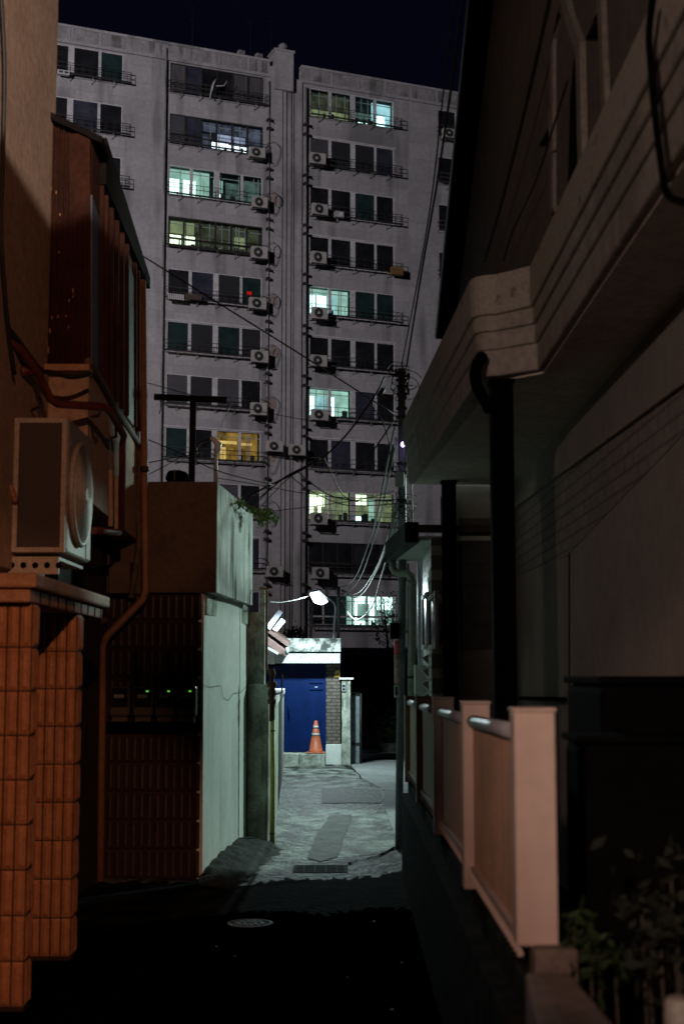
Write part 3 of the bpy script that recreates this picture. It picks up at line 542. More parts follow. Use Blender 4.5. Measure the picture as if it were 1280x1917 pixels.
for u, lb in ((255, 'thin black conduit above the second meter'), (316, 'thin black conduit above the third meter')):
    a = P(u, 1220, dW - .03); b = P(u, 1283, dW - .03); tag(obj('conduit', MB().tube([a, b], .012, 6), 'black', origin=b), lb, 'conduit')
# door recess left of tiles
dd = thing('side_door', 'black metal door in the dark recess beside the brown tiled wall', 'door', (P(160, 1600, dW).x, dW, 0)); a = P(146, 1180, dW - .02); b = P(184, 1600, dW)
obj('leaf', MB().box(a.x, b.x, dW - .03, dW + .018, 0, a.z), 'black', dd); obj('frame', MB().box(a.x - .04, a.x, dW - .06, dW + .018, 0, a.z + .05).box(b.x, b.x + .04, dW - .06, dW + .018, 0, a.z + .05), 'corr', dd)
q = P(160, 1390, dW - .05); obj('handle', MB().tube([q, q + Vector((0, 0, .09))], .008, 6), 'capstone', dd)
# downpipe
pts = [P(267, 524, 12.05), P(272, 1000, 11.98), P(273, 1105, 11.95), P(268, 1122, 11.93), P(200, 1192, 11.92), P(193, 1210, 11.93), P(188, 1700, 11.95)]
dp = thing('downpipe', 'long orange-brown rain downpipe with a slanting offset above the tiles', 'downpipe', pts[-1]); obj('pipe', MB().tube(pts, .032, 10), 'orangepipe', dp)
mb = MB()
for (u, v) in ((271.5, 878), (191, 1230), (258, 1133)): q = P(u, v, 11.95); obj('clamp', MB().lathe(q, [(.038, -.02), (.038, .02)], 12), 'iron', dp)
p2 = [P(140, 1172, 11.5), P(180, 1168, 11.9), P(200, 1160, 11.95)]; tag(obj('pipe_stub', MB().tube(p2, .03, 8), 'browncon', origin=p2[0]), 'short brown horizontal pipe joining below the coping', 'pipe')
# second lower wall segments
d2 = 14.72
pier = thing('wall_pier', 'mossy concrete wall end with a lower stub beside the yellow pipe', 'wall', (P(480, 1565, d2).x, d2, 0))
a = P(464, 1281, d2); b = P(502, 1600, d2); obj('stub', MB().plan([(a.x, d2), (b.x, d2 - .06), (b.x + .02, d2 + .3), (a.x, d2 + .3)], 0, a.z), 'pier', pier, bevel=.02)
a = P(458, 1146, d2 + .15); b = P(490, 1281, d2 + .15); c_ = P(493, 1098, d2 + .15)
obj('upper', MB().box(a.x - .1, b.x, d2 + .12, d2 + .5, 1.2, a.z), 'pier', pier, bevel=.01); obj('post', MB().box(b.x - .02, b.x + .03, d2 + .1, d2 + .3, 1.3, c_.z), 'pier', pier)
low = thing('alley_wall', 'low grey plastered wall running back to the blue gate', 'wall', (-.8, 15.2, 0))
obj('body', MB().plan([(P(514, 1400, 15.3).x, 15.3), (P(531, 1400, 26.2).x, 26.2), (P(531, 1400, 26.2).x - .2, 26.2), (P(514, 1400, 15.3).x - .2, 15.3)], 0, 1.36), 'pier', low)
obj('coping', MB().plan([(P(517, 1400, 15.3).x, 15.2), (P(533, 1400, 26.3).x, 26.3), (P(533, 1400, 26.3).x - .3, 26.3), (P(517, 1400, 15.3).x - .3, 15.2)], 1.36, 1.44), 'whitewall', low)
# gas pipe with yellow sleeve
dg = 14.35; gp = thing('gas_riser', 'rusty gas riser with a valve above a yellow plastic sleeve', 'gas pipe', G(509, 1577))
px = P(509.5, 1577, dg).x
obj('sleeve', MB().tube([(px, dg, 0), (px, dg, P(0, 1348, dg).z)], .025, 12), 'yellow', gp); obj('sleeve_band', MB().lathe((px, dg, P(0, 1368, dg).z), [(.028, -.005), (.028, .005)], 12).lathe((px, dg, P(0, 1560, dg).z), [(.028, -.005), (.028, .005)], 12), 'iron', gp)
zz = lambda v: P(0, v, dg).z
obj('valve', MB().lathe((px - .01, dg, 0), [(.026, zz(1350)), (.026, zz(1318)), (.042, zz(1317)), (.042, zz(1309)), (.03, zz(1308)), (.045, zz(1298)), (.03, zz(1288)), (.05, zz(1284)), (.05, zz(1277)), (.024, zz(1275)), (.024, zz(1268)), (.036, zz(1262)), (.028, zz(1254)), (.014, zz(1252))], 14), 'valve', gp)
obj('lever', MB().tube([(px + .03, dg, zz(1300)), (px + .09, dg - .02, zz(1296)), (px + .095, dg - .02, zz(1262))], .008, 6), 'valve', gp)
rx = P(499, 1200, dg).x; obj('riser', MB().tube([(px - .03, dg, zz(1262)), (rx, dg, zz(1250)), (rx, dg, zz(1108)), (rx - .01, dg, zz(1102)), (P(486, 1101, dg).x, dg, zz(1101))], .014, 8), 'rustpipe', gp)
# vine on the box roof
def leafclump(name, label, cat, pts, spread, n, size, m, stemm='stem', stems=None):
    t = thing(name, label, cat, pts[0]); mb = MB()
    for p in pts:
        for _ in range(n):
            c0 = Vector(p) + Vector([random.gauss(0, spread[k]) for k in range(3)]); a = Vector([random.uniform(-1, 1) for _ in range(3)]).normalized(); b = a.orthogonal().normalized(); s = size * random.uniform(.6, 1.3)
            mb.add([c0 - a * s, c0 + b * s * .45, c0 + a * s, c0 - b * s * .45], [(0, 1, 2, 3)])
    obj('leaves', mb, m, t)
    for s in (stems or [[pts[0], pts[-1]]]): obj('stem', MB().tube(s, .005, 4), stemm, t)
    return t
vp = [P(450, 942, 13.0), P(468, 952, 13.3), P(482, 960, 13.6), P(495, 965, 13.8), P(505, 962, 13.8), P(490, 978, 13.7), P(513, 972, 13.8)]
leafclump('creeper', 'small green creeper trailing over the top edge of the concrete box', 'plant', vp, (.025, .05, .022), 60, .022, 'leafvine', stems=[[vp[0], vp[1], vp[2], vp[3], vp[4]], [vp[2], vp[5]], [vp[3], vp[6]]])
# masts on the annex roof
t = thing('clothes_line_post', 'rusty T-shaped clothes line post on the annex roof', 'post', P(361, 897, 12.6)); obj('upright', MB().beam(P(359, 905, 12.6), P(362, 748, 12.6), .055, .055, (0, 1, 0)), 'eave', t)
obj('crossbar', MB().beam(P(289, 743, 12.6), P(425, 749, 12.6), .05, .05), 'eave', t); obj('rope', MB().tube([P(300, 748, 12.55), P(302, 765, 12.55), P(298, 775, 12.55)], .006, 4).tube([P(302, 748, 12.55), P(305, 770, 12.55)], .005, 4), 'cable', t)
t = thing('conduit_mast', 'pale conduit mast topped with taped cables on the annex roof', 'mast', P(404, 903, 12.7)); obj('tube', MB().tube([P(404, 908, 12.7), P(404, 840, 12.7)], .018, 8), 'steel', t)
obj('head', MB().tube([P(406, 845, 12.7), P(409, 832, 12.7), P(400, 822, 12.7), P(394, 820, 12.7)], [.03, .035, .022, .02], 8).tube([P(398, 852, 12.65), P(408, 848, 12.65), P(412, 842, 12.65)], .012, 6), 'slat', t)
obj('cables', MB().tube(catmull([P(397, 822, 12.7), P(380, 826, 12.7), P(368, 838, 12.7), P(369, 850, 12.7)], 6), .009, 5), 'cable', t)
t = thing('roof_sack', 'dark lumpy bundle lying at the foot of the T-shaped post', 'bundle', P(335, 897, 12.4)); a = P(308, 898, 12.4); b = P(352, 880, 12.4)
obj('bundle', MB().prism([a, P(352, 898, 12.4), P(351, 884, 12.4), P(335, 879, 12.4), P(315, 880, 12.4), P(311, 888, 12.4)], (0, .25, 0)), 'black', t, bevel=.02)
obj('tie', MB().prism([P(326, 898, 12.39), P(328, 898, 12.39), P(328, 879, 12.39), P(326, 879, 12.39)], (0, .01, 0)), 'lagging', t)

# ================================================================== left house with metal cladding
hs = thing('left_house', 'peach rendered house with rusty corrugated upper storey', 'house', (-2.1, 8, 0))
obj('wall', MB().box(-2.6, -2.09, 7.6, 10, 2.36, 9.5), 'housewall', hs)
c0 = P(168, 690, 10); c1 = P(262, 820, dW)
def hside(u, v):                                                   # plane of the clad side wall
    k = (c1.x - c0.x) / (dW - 10); r = ray(u, v); t = (c0.x - 10 * k) / (r.x - k); return Vector((0, 0, H)) + r * t
obj('front_block', MB().box(-2.6, c0.x, 9.98, 10.2, P(0, 950, 10).z, P(0, 690, 10).z), 'housewall', hs)
low_ = [hside(169, 690), hside(262, 822), hside(258, 1012), hside(169, 938)]; obj('side_wall', MB().prism(low_, (-.2, 0, 0)), 'housewall', hs)
mb = MB(); xl = P(70, 300, 9.96).x; xr = c0.x + .0; nrib = 11; zb_ = P(0, 688, 9.96).z
zl, zr = P(88, 213, 9.96).z, P(168, 250, 9.96).z; prof = []
for k in range(nrib * 4 + 1):
    t = k / (nrib * 4); y = 9.93 - (.022 if k % 4 in (1, 2) else 0); prof.append((xl + (xr - xl) * t, y, t))
vs = []
for x, y, t in prof: vs += [(x, y, zb_), (x, y, zl + (zr - zl) * max(0, (x - P(88, 0, 9.96).x) / (xr - P(88, 0, 9.96).x)))]
mb.add(vs, [(2 * k, 2 * k + 2, 2 * k + 3, 2 * k + 1) for k in range(len(prof) - 1)]); mb.box(xl, xr, 9.96, 9.975, zb_, zr)
fc = obj('front_cladding', mb, 'corr', hs)
mb = MB()
for (u, v, h_) in ((136, 540, 15), (129, 560, 6), (92, 440, 8), (105, 358, 6), (134, 320, 5), (95, 350, 8), (112, 400, 5), (108, 590, 6), (123, 590, 4), (136, 548, 10), (93, 615, 9), (90, 650, 12), (97, 592, 6), (110, 470, 5), (95, 300, 5), (88, 640, 8), (128, 610, 5)):
    a = P(u, v, 9.90); obj('rust_fleck', MB().box(a.x, a.x + .006 + .001 * h_ * .3, 9.895, 9.903, a.z - h_ * .0037, a.z), 'rust', fc)
sd = [hside(169, 690), hside(261, 820), hside(267, 522), hside(190, 262), hside(169, 250)]
obj('side_cladding', MB().prism(sd, (-.15, 0, 0)), 'corr', hs)
for (ua, ub, ta, tb) in ((170, 187, 365, 420), (237, 248, 485, 520)):
    o = Vector((.012, 0, 0)); va = 690 + (ua - 169) * 1.4 - 4; vb = 690 + (ub - 169) * 1.4 - 4
    obj('window', MB().prism([hside(ua, va) + o, hside(ub, vb) + o, hside(ub, tb) + o, hside(ua, ta) + o], (-.02, 0, 0)), 'housewin', hs)
mb = MB()
for u in (188, 196, 206, 216, 226, 235, 250, 256): 
    v0 = 690 + (u - 169) * 1.4; vt = 255 + (u - 188) * 3.35 + 15; mb.beam(hside(u, v0 - 4) + Vector((.015, 0, 0)), hside(u, vt) + Vector((.015, 0, 0)), .03, .03, (0, 1, 0))
obj('cladding_ribs', mb, 'corr', hs)
o = Vector((.05, 0, 0)); re = [hside(188, 258) + o, hside(271, 520) + o, hside(271, 520) + o + Vector((0, 0, -.10)), hside(188, 262) + o + Vector((0, 0, -.34))]
obj('roof', MB().prism(re, (-.35, 0, 0)).prism([P(86, 205, 9.82), P(192, 255, 9.82), P(192, 268, 9.82), P(86, 218, 9.82)], (0, .3, 0)), 'eave', hs)
mb = MB(); mb.box(-2.12, c0.x + .03, 9.82, 9.975, zb_ - .05, zb_ - .005); obj('ledge', mb, 'capstone', hs)
mb = MB(); 
for (u, v0, v1) in ((205, 880, 985), (216, 890, 990)): mb.beam(hside(u, v0) + Vector((.01, 0, 0)), hside(u, v1) + Vector((.01, 0, 0)), .03, .02, (0, 1, 0))
obj('wall_trim', mb, 'housewall', hs)
# recess block below (dark)
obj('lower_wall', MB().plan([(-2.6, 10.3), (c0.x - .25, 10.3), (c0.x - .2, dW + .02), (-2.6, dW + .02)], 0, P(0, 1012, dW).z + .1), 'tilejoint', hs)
# window reveal at extreme left
tag(obj('wall_cable', MB().tube(catmull([onX(3, -10, -2.05), onX(9, 120, -2.05), onX(7, 260, -2.05), onX(3, 430, -2.05), onX(8, 520, -2.05), onX(16, 610, -2.05), onX(28, 700, -2.05)], 6), .014, 6), 'cable', origin=(-2.05, 8.5, 3)), 'black cable hanging down the peach wall at the left edge', 'cable')
tag(obj('wall_cable', MB().tube(catmull([P(-10, 585, 8.6), P(30, 632, 8.8), P(60, 672, 9.1), P(78, 694, 9.3), P(100, 697, 9.4), P(135, 706, 9.5), P(170, 700, 9.6)], 6), .017, 7), 'cable', origin=P(60, 672, 9)), 'thick black cable sagging to the corner of the clad storey', 'cable')
p = [P(-10, 600, 8.7), P(40, 655, 8.9), P(70, 695, 9.2), P(96, 748, 9.35), P(108, 756, 9.4), P(196, 762, 9.75), P(206, 768, 9.8), P(232, 815, 10.9), P(230, 830, 11.0), P(228, 990, 11.1), P(222, 997, 11.1), P(176, 993, 10.2)]
rp = thing('water_pipe', 'red-brown pipe running around the peach house corner above the condenser', 'pipe', p[-1]); obj('pipe', MB().tube(p, .028, 10), 'redpipe', rp)
obj('upper_branch', MB().tube([P(36, 695, 9.1), P(75, 694, 9.25)], .035, 8), 'redpipe', rp); obj('clamp', MB().tube([P(75, 745, 9.4), P(82, 758, 9.3), P(60, 768, 9.4)], .010, 5), 'iron', rp); obj('clamp', MB().tube([P(172, 780, 9.9), P(184, 779, 9.6), P(190, 765, 9.6)], .010, 5), 'iron', rp); obj('clamp', MB().tube([P(205, 820, 10.9), P(218, 818, 10.6), P(217, 795, 10.6)], .010, 5), 'iron', rp)
tag(obj('cable_bundle', MB().tube(catmull([P(166, 676, 9.85), P(190, 715, 10.3), P(216, 765, 10.9), P(238, 800, 11.5), P(258, 832, 11.95), P(262, 870, 12.0), P(259, 960, 12.02), P(262, 1000, 12.0), P(255, 1060, 12.0), P(245, 1120, 12.0)], 6), .028, 7), 'lagging', origin=P(258, 832, 12)), 'wrapped grey cable bundle along the underside of the cladding', 'cable bundle')
# near condenser
an = thing('air_conditioner', 'large off-white condenser on a perforated bracket above the tiled pillars', 'air conditioner', (-1.9, 9.2, 2.5))
xa, xb = P(26, 900, 9).x, P(127, 900, 9).x; z0, z1 = P(0, 1036, 9).z, P(0, 781, 9).z
obj('casing', MB().box(xa, xb, 9.0, 9.84, z0, z1), 'ac_near', an, bevel=.02)
a = P(38, 792, 8.99); b = P(113, 1025, 8.99); obj('coil_side', MB().box(a.x, b.x, 8.985, 9.0, b.z, a.z), 'ac_mesh', an)
mb = MB(); mb.box(a.x - .03, a.x, 8.975, 8.999, b.z - .03, a.z + .03); mb.box(b.x, b.x + .03, 8.975, 8.999, b.z - .03, a.z + .03); mb.box(a.x, b.x, 8.975, 8.999, a.z, a.z + .03); mb.box(a.x, b.x, 8.975, 8.999, b.z - .03, b.z); obj('coil_frame', mb, 'ac_near', an)
cz = (z0 + z1) / 2 - .02; obj('fan_recess', MB().lathe((xb, 9.36, cz), [(.30, .0), (.30, .006)], 28, 'X'), 'black', an)
obj('fan_ring', MB().lathe((xb, 9.36, cz), [(.335, 0), (.335, .03), (.30, .045), (.30, .0065)], 32, 'X'), 'ac_near', an) if False else None
mb = MB()
for rr in [.07 + .0195 * k for k in range(13)]: mb.tube([(xb + .055 - .02 * (rr / .33) ** 2, 9.36 + rr * math.cos(t), cz + rr * math.sin(t)) for t in [2 * math.pi * k / 32 for k in range(33)]], .0042, 4, cap=False)
for k in range(24): t = 2 * math.pi * k / 24; mb.tube([(xb + .055, 9.36 + .05 * math.cos(t), cz + .05 * math.sin(t)), (xb + .03, 9.36 + .325 * math.cos(t + .35), cz + .325 * math.sin(t + .35))], .004, 4)
mb.tube([(xb + .02, 9.36 + .33 * math.cos(t), cz + .33 * math.sin(t)) for t in [2 * math.pi * k / 32 for k in range(33)]], .022, 8, cap=False)
mb.lathe((xb + .04, 9.36, cz), [(.06, 0), (.06, .02), (.04, .024)], 16, 'X')
obj('fan_guard', mb, 'ac_near', an)
for k in range(3):
    t = k * 2.1; obj('fan_blade', MB().prism([(xb + .015, 9.36 + r_ * math.cos(t + a_), cz + r_ * math.sin(t + a_)) for r_, a_ in ((.05, 0), (.27, -.5), (.28, .2), (.2, .5), (.05, .9))], (.006, 0, 0)), 'ac_mesh', an)
for (yy, zz_) in ((9.03, z0 + .03), (9.03, z1 - .03), (9.81, z0 + .03), (9.81, z1 - .03)): obj('screw', MB().lathe((xb, yy, zz_), [(.006, 0), (.006, .003)], 8, 'X'), 'iron', an)
obj('sticker', MB().lathe((xb + .002, 9.08, z1 - .16), [(.03, 0), (.03, .003)], 14, 'X').lathe((xb + .002, 9.72, z1 - .3), [(.045, 0), (.045, .003)], 14, 'X'), 'emblem', an)
obj('side_cover', MB().box(xb, xb + .006, 9.68, 9.83, z0 + .02, z1 - .25), 'ac_near', an)
zb2 = P(0, 1042, 9).z; mb = MB().box(xa - .2, P(134, 0, 9).x, 9.0, 9.03, zb2 - .11, zb2); bk = obj('bracket', mb, 'ac_near', an)
for u in (1, 22, 44, 66, 88, 110): q = P(u, 1057, 8.99); obj('hole', MB().lathe((q.x, 8.996, zb2 - .055), [(.02, 0), (.02, .003)], 14, 'Y'), 'black', bk)
pass; obj('shelf', MB().box(xa - .2, P(134, 0, 9).x, 9.03, 9.85, zb2 - .02, zb2), 'ac_near', bk)
tag(obj('drain_hose', MB().tube(catmull([P(-8, 1000, 8.9), P(8, 935, 8.9), P(14, 915, 8.9), P(20, 912, 8.9), P(30, 940, 8.95)], 5), .02, 7), 'capstone', origin=P(10, 930, 8.9)), 'pale hose bent up beside the near condenser', 'hose')
# pillars
def pillar(label, x0, x1, y0, y1, z1_, cap=True):
    t = thing('tiled_pillar', label, 'pillar', (x1, y0, 0)); obj('core', MB().box(x0, x1, y0, y1, 0, z1_), 'tilejoint', t)
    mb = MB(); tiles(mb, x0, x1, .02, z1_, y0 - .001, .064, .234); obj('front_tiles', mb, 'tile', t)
    mb = MB(); tiles(mb, y0, y1, .02, z1_, x1 + .001, .064, .234, 'Y'); obj('side_tiles', mb, 'tile', t); return t
pz = P(0, 1130, 7.45).z
t = pillar('terracotta tiled gate pillar nearest the camera at the left edge', -2.2, P(53, 1500, 7.45).x, 7.45, 7.58, pz)
t = pillar('second terracotta tiled pillar set just behind the nearest one', -2.3, P(138, 1500, 8.75).x, 8.75, 8.9, P(0, 1150, 8.75).z)
cp = thing('coping', 'terracotta coping running over both tiled pillars', 'coping', (-1.9, 7.4, pz))
X1 = P(60, 1100, 7.4).x; z = pz + .003
obj('slab', MB().box(-2.3, X1, 7.36, 9.6, z, z + .07), 'capstone', cp, bevel=.01); obj('cap', MB().box(-2.3, X1 + .04, 7.32, 9.66, z + .073, z + .15), 'capstone', cp, bevel=.015)
mb = MB()
for k in range(9): y = 7.6 + k * .24; obj('joint', MB().box(X1 + .001, X1 + .006, y, y + .012, z, z + .07), 'tilejoint', cp)

# ================================================================== gate at the end of the alley
dG = 27.25; gz = lambda v, d=dG: P(0, v, d).z
def gxp(u, d=dG): return P(u, 0, d).x
gate = thing('courtyard_gate', 'royal blue metal gate under a peeling white concrete lintel', 'gate', (gxp(560), dG, 0))
obj('lintel_upper', MB().box(gxp(470), gxp(638), dG - .45, dG + .5, gz(1221), gz(1196)), 'lintel', gate, bevel=.01)
obj('lintel_lower', MB().box(gxp(470), gxp(637), dG - .40, dG + .5, gz(1242), gz(1224)), 'lintel_low', gate, bevel=.006); obj('lintel_joint', MB().box(gxp(470), gxp(635), dG - .36, dG + .4, gz(1224), gz(1221)), 'black', gate)
gl = obj('gate_leaf', MB().box(gxp(535), gxp(609), dG, dG + .04, gz(1407), gz(1250)), 'blue', gate)
mb = MB()
for k in range(26): x = gxp(537) + k * (gxp(607) - gxp(537)) / 26; mb.box(x, x + .010, dG - .008, dG - .0005, gz(1403), gz(1254))
obj('ribs', mb, 'blue', gl)
mb = MB(); mb.box(gxp(583), gxp(607), dG - .03, dG - .009, gz(1279), gz(1271)); mb.box(gxp(583), gxp(607), dG - .03, dG - .009, gz(1291), gz(1281)); obj('letter_slot', mb, 'blue', gl)
obj('slot_mark', MB().box(gxp(592), gxp(597), dG - .034, dG - .031, gz(1287), gz(1285.5)), 'slat', gl)
obj('handle', MB().tube([(gxp(547), dG - .05, gz(1345)), (gxp(547), dG - .05, gz(1318))], .012, 6), 'blue', gl)
mb = MB(); mb.box(gxp(609), gxp(612), dG - .03, dG + .06, gz(1408), gz(1243)); mb.box(gxp(533), gxp(535), dG - .03, dG + .06, gz(1408), gz(1243)); mb.box(gxp(500), gxp(533), dG, dG + .05, gz(1408), gz(1247)); mb.box(gxp(535), gxp(609), dG - .02, dG + .06, gz(1250), gz(1243)); obj('gate_frame', mb, 'blue', gate)
mb = MB()
for k in range(8): x = gxp(503) + k * .04; mb.box(x, x + .012, dG - .008, dG - .0005, gz(1400), gz(1252))
obj('side_panel_ribs', mb, 'blue', gate)
obj('step', MB().box(gxp(528), gxp(611), dG - .55, dG + .3, 0, gz(1408.5)), 'pier', gate, bevel=.01)
obj('brick_pillar', MB().box(gxp(612), gxp(637), dG - .03, dG + .35, gz(1393), gz(1242.5)), 'brick', gate)
obj('plinth', MB().box(gxp(611.5), gxp(639), dG - .08, dG + .4, 0, gz(1393)), 'whitewall', gate, bevel=.01)
obj('roof_slab', MB().box(gxp(440), gxp(530), dG + .5, dG + 3, gz(1240), gz(1205)), 'rooftile', gate)
po = thing('gate_post', 'mossy white concrete post right of the brick pillar', 'post', (gxp(647), dG, 0)); obj('shaft', MB().box(gxp(639.5), gxp(655), dG - .12, dG + .1, 0, gz(1272)), 'pier', po, bevel=.008); obj('cap', MB().box(gxp(635), gxp(660), dG - .16, dG + .14, gz(1272), gz(1268.5)), 'whitewall', po)
ic = thing('intercom', 'small intercom panel on the mossy gate post', 'intercom', (gxp(643), dG - .13, gz(1288))); obj('plate', MB().box(gxp(639.5), gxp(646.5), dG - .15, dG - .121, gz(1294), gz(1280.5)), 'steel', ic); obj('buttons', MB().box(gxp(640.8), gxp(645.3), dG - .156, dG - .151, gz(1286), gz(1282)).box(gxp(640.8), gxp(645.3), dG - .156, dG - .151, gz(1292), gz(1288)), 'ink', ic)
yl = thing('yellow_sign', 'small yellow utility plate on the brick pillar', 'sign', (gxp(631), dG - .05, gz(1267))); obj('plate', MB().prism([(gxp(626), dG - .06, gz(1268)), (gxp(637), dG - .06, gz(1268)), (gxp(636), dG - .06, gz(1255)), (gxp(629), dG - .06, gz(1255))], (0, .02, 0)), 'signyellow', yl)
obj('print', MB().box(gxp(629.5), gxp(634.5), dG - .064, dG - .061, gz(1263.5), gz(1261)), 'ink', yl)
bk_ = thing('iron_gate', 'dark iron gate leaf folded beside the mossy post', 'gate', (gxp(660), dG + .1, 0)); obj('leaf', MB().box(gxp(656), gxp(671), dG + .2, dG + .25, .02, gz(1296)), 'steel_dark', bk_); obj('stile', MB().tube([(gxp(673.5), dG + .15, .0), (gxp(673.5), dG + .15, gz(1298))], .018, 8), 'iron', bk_)
obj('rails', MB().box(gxp(656), gxp(671), dG + .18, dG + .199, gz(1302), gz(1299)).box(gxp(656), gxp(671), dG + .18, dG + .199, gz(1395), gz(1391)), 'iron', bk_)
# kerb and raised garden
kp = [G(655, 1426), G(742, 1418), G(800, 1412)]; kh = .17
tag(obj('garden_kerb', MB().plan([(kp[0].x, kp[0].y), (kp[1].x, kp[1].y), (kp[2].x + 1, kp[2].y + .5), (kp[2].x + 1, kp[2].y + .75), (kp[0].x, kp[0].y + .25)], 0, kh + .03), 'kerbstone', origin=kp[0], bevel=.015), 'pale stone kerb edging the dark garden at the alley end', 'kerb')
struct('garden_soil', MB().add([(kp[0].x, kp[0].y + .25, .15), (12, kp[0].y + .9, .15), (12, 60, .15), (kp[0].x, 60, .15)], [(0, 1, 2, 3)]), 'soil')
tag(obj('garden_edging', MB().box(gxp(676, 29), gxp(790, 29), 29, 29.15, .15, P(0, 1392, 29).z), 'kerbwall', origin=(gxp(700, 29), 29, .15)), 'dark low edging wall just inside the garden', 'wall')
gw = thing('boundary_wall', 'dark boundary wall with a lighter coping beyond the garden', 'wall', (3, 44, 0)); obj('body', MB().box(-3, 12, 44, 44.2, 0, P(0, 1228, 44).z), 'kerbwall', gw); obj('coping', MB().box(-3, 12, 43.9, 44.3, P(0, 1228, 44).z, P(0, 1214, 44).z), 'facade_band', gw)
for (us, vs_, dd_, lb) in (((690, 712, 730), (1365, 1370, 1360), 30.5, 'low dark bush behind the garden kerb near the pole'), ((700, 722), (1330, 1340), 34, 'dim taller shrub at the back of the garden')):
    pp = [P(u, v, dd_) for u, v in zip(us, vs_)]; t = leafclump('bush', lb, 'bush', pp, (.18, .2, .14), 130, .05, 'leaf', stems=[[Vector((q.x, q.y, .15)), q] for q in pp])
# sapling against the lit ground-floor window
t = thing('sapling', 'thin leafy sapling silhouetted against the lit ground-floor window', 'tree', (P(730, 0, 40).x, 40, 0)); base = Vector((P(730, 0, 40).x, 40, 0)); mb = MB(); lv = MB()
mb.tube([base, P(728, 1240, 40), P(722, 1165, 40), P(716, 1118, 40)], [.05, .04, .025, .008], 6); br = []
for k in range(16):
    st_ = P(728 - k * .6, 1235 - k * 7, 40); en = st_ + Vector((random.uniform(-.5, .45), random.uniform(-.4, .4), random.uniform(.1, .45))); br.append((st_, en))
obj('trunk', mb, 'stem', t); mb = MB()
for s_, e_ in br:
    mb.tube([s_, e_], [.014, .004], 4)
    for k in range(26):
        c0_ = s_.lerp(e_, random.uniform(.3, 1.1)) + Vector([random.gauss(0, .07) for _ in range(3)]); a = Vector([random.uniform(-1, 1) for _ in range(3)]).normalized(); b = a.orthogonal().normalized(); s = random.uniform(.03, .06); lv.add([c0_ - a * s, c0_ + b * s * .45, c0_ + a * s, c0_ - b * s * .45], [(0, 1, 2, 3)])
obj('branches', mb, 'stem', t); obj('crown', lv, 'leafdark', t)
# left courtyard roof pieces
rf = thing('tin_roof', 'brown sheet eaves with pale upright slats beside the gate lintel', 'roof', P(500, 1220, 26.2)); dR = 26.2
obj('side_wall', MB().box(P(440, 0, dR).x, P(519, 0, dR).x, dR + .1, dR + .3, P(0, 1243, dR).z, P(0, 1216, dR).z), 'lintel_low', rf)
obj('upper_sheet', MB().prism([P(480, 1160, dR), P(541, 1206, dR), P(540, 1212, dR), P(480, 1168, dR)], (0, .8, .1)), 'rooftile', rf); obj('lower_sheet', MB().prism([P(480, 1178, dR - .2), P(536, 1220, dR - .2), P(537, 1229, dR - .2), P(528, 1227, dR - .2), P(480, 1192, dR - .2)], (0, .9, .1)), 'rooftile', rf)
obj('gutter', MB().tube([P(537, 1212, dR - .3), P(537, 1226, dR - .3)], .035, 6), 'steel_dark', rf)
obj('slat', MB().prism([P(495, 1176, dR), P(521, 1142, dR), P(529, 1147, dR), P(503, 1183, dR)], (0, .05, .02)), 'slat', rf); obj('slat', MB().prism([P(510, 1178, dR), P(526, 1158, dR), P(534, 1164, dR), P(519, 1182, dR)], (0, .05, .02)), 'slat', rf)
obj('fascia', MB().prism([P(480, 1198, dR - .25), P(522, 1222, dR - .25), P(520, 1226, dR - .25), P(480, 1204, dR - .25)], (0, .05, 0)), 'lintel_low', rf)
# things on the lintel
ur = thing('potted_shrub', 'dark lumpy shrub on the lintel behind the slats', 'plant', P(553, 1195, 28)); 
t = leafclump('roof_shrub', 'dark lumpy shrub rising over the left of the lintel', 'shrub', [P(540, 1190, 28.5), P(552, 1184, 28.5), P(560, 1188, 28.5)], (.07, .08, .06), 120, .035, 'leafdark'); bpy.data.objects.remove(ur)
tag(obj('grey_post', MB().beam(P(581, 1200, 28.6), P(584, 1128, 28.6), .06, .06, (0, 1, 0)), 'steel_dark', origin=P(581, 1200, 28.6)), 'plain grey post rising behind the lamp head', 'post')
tp = thing('cable_post', 'dark post holding the ends of the drooping cables', 'post', P(634, 1196, 27.6)); obj('shaft', MB().tube([P(633, 1200, 27.6), P(634, 1098, 27.6)], .03, 7), 'steel_dark', tp)
mb = MB()
for k in range(5): a = P(634, 1100 + k * 4, 27.55); mb.tube(catmull([a, a + Vector((-.12, -.05, .12)), a + Vector((-.26, 0, .05 - k * .03)), a + Vector((-.2, .02, -.1))], 5), .007, 4)
obj('cable_coil', mb, 'cable', tp)
# street lamp
dL = 25.7; dLb = 27.0; sl = thing('street_lamp', 'lit white street lamp on a bent galvanised pole above the blue gate', 'street lamp', P(622, 1196, dLb))
obj('pole', MB().tube(catmull([P(624, 1199, dLb), P(626.5, 1160, dLb), P(628, 1138, dLb - .05), P(625, 1128, dLb - .35), P(617, 1121, dLb - .8), P(611, 1117, dLb - 1.1)], 6), .024, 8), 'steel', sl); obj('bracket', MB().tube([P(624, 1186, dLb), P(616, 1180, dLb), P(611, 1189, dLb)], .008, 5), 'iron', sl)
a0, a1, a2, a3 = P(579, 1111, dL), P(598, 1107, dL), P(613, 1124, dL), P(602, 1131, dL)
obj('housing', MB().prism([P(579, 1110, dL + .02), P(598, 1106, dL + .02), P(615, 1122, dL + .02), P(612, 1119, dL + .22), P(596, 1104, dL + .22), P(582, 1108, dL + .22)], (0, .02, .03)), 'steel', sl, bevel=.008)
obj('lens', MB().prism([P(579, 1111, dL - .02), P(597, 1108, dL - .02), P(614, 1126, dL - .02), P(602, 1132, dL - .02), P(588, 1128, dL - .02)], (0, .12, 0)), 'lamp', sl, bevel=.02)
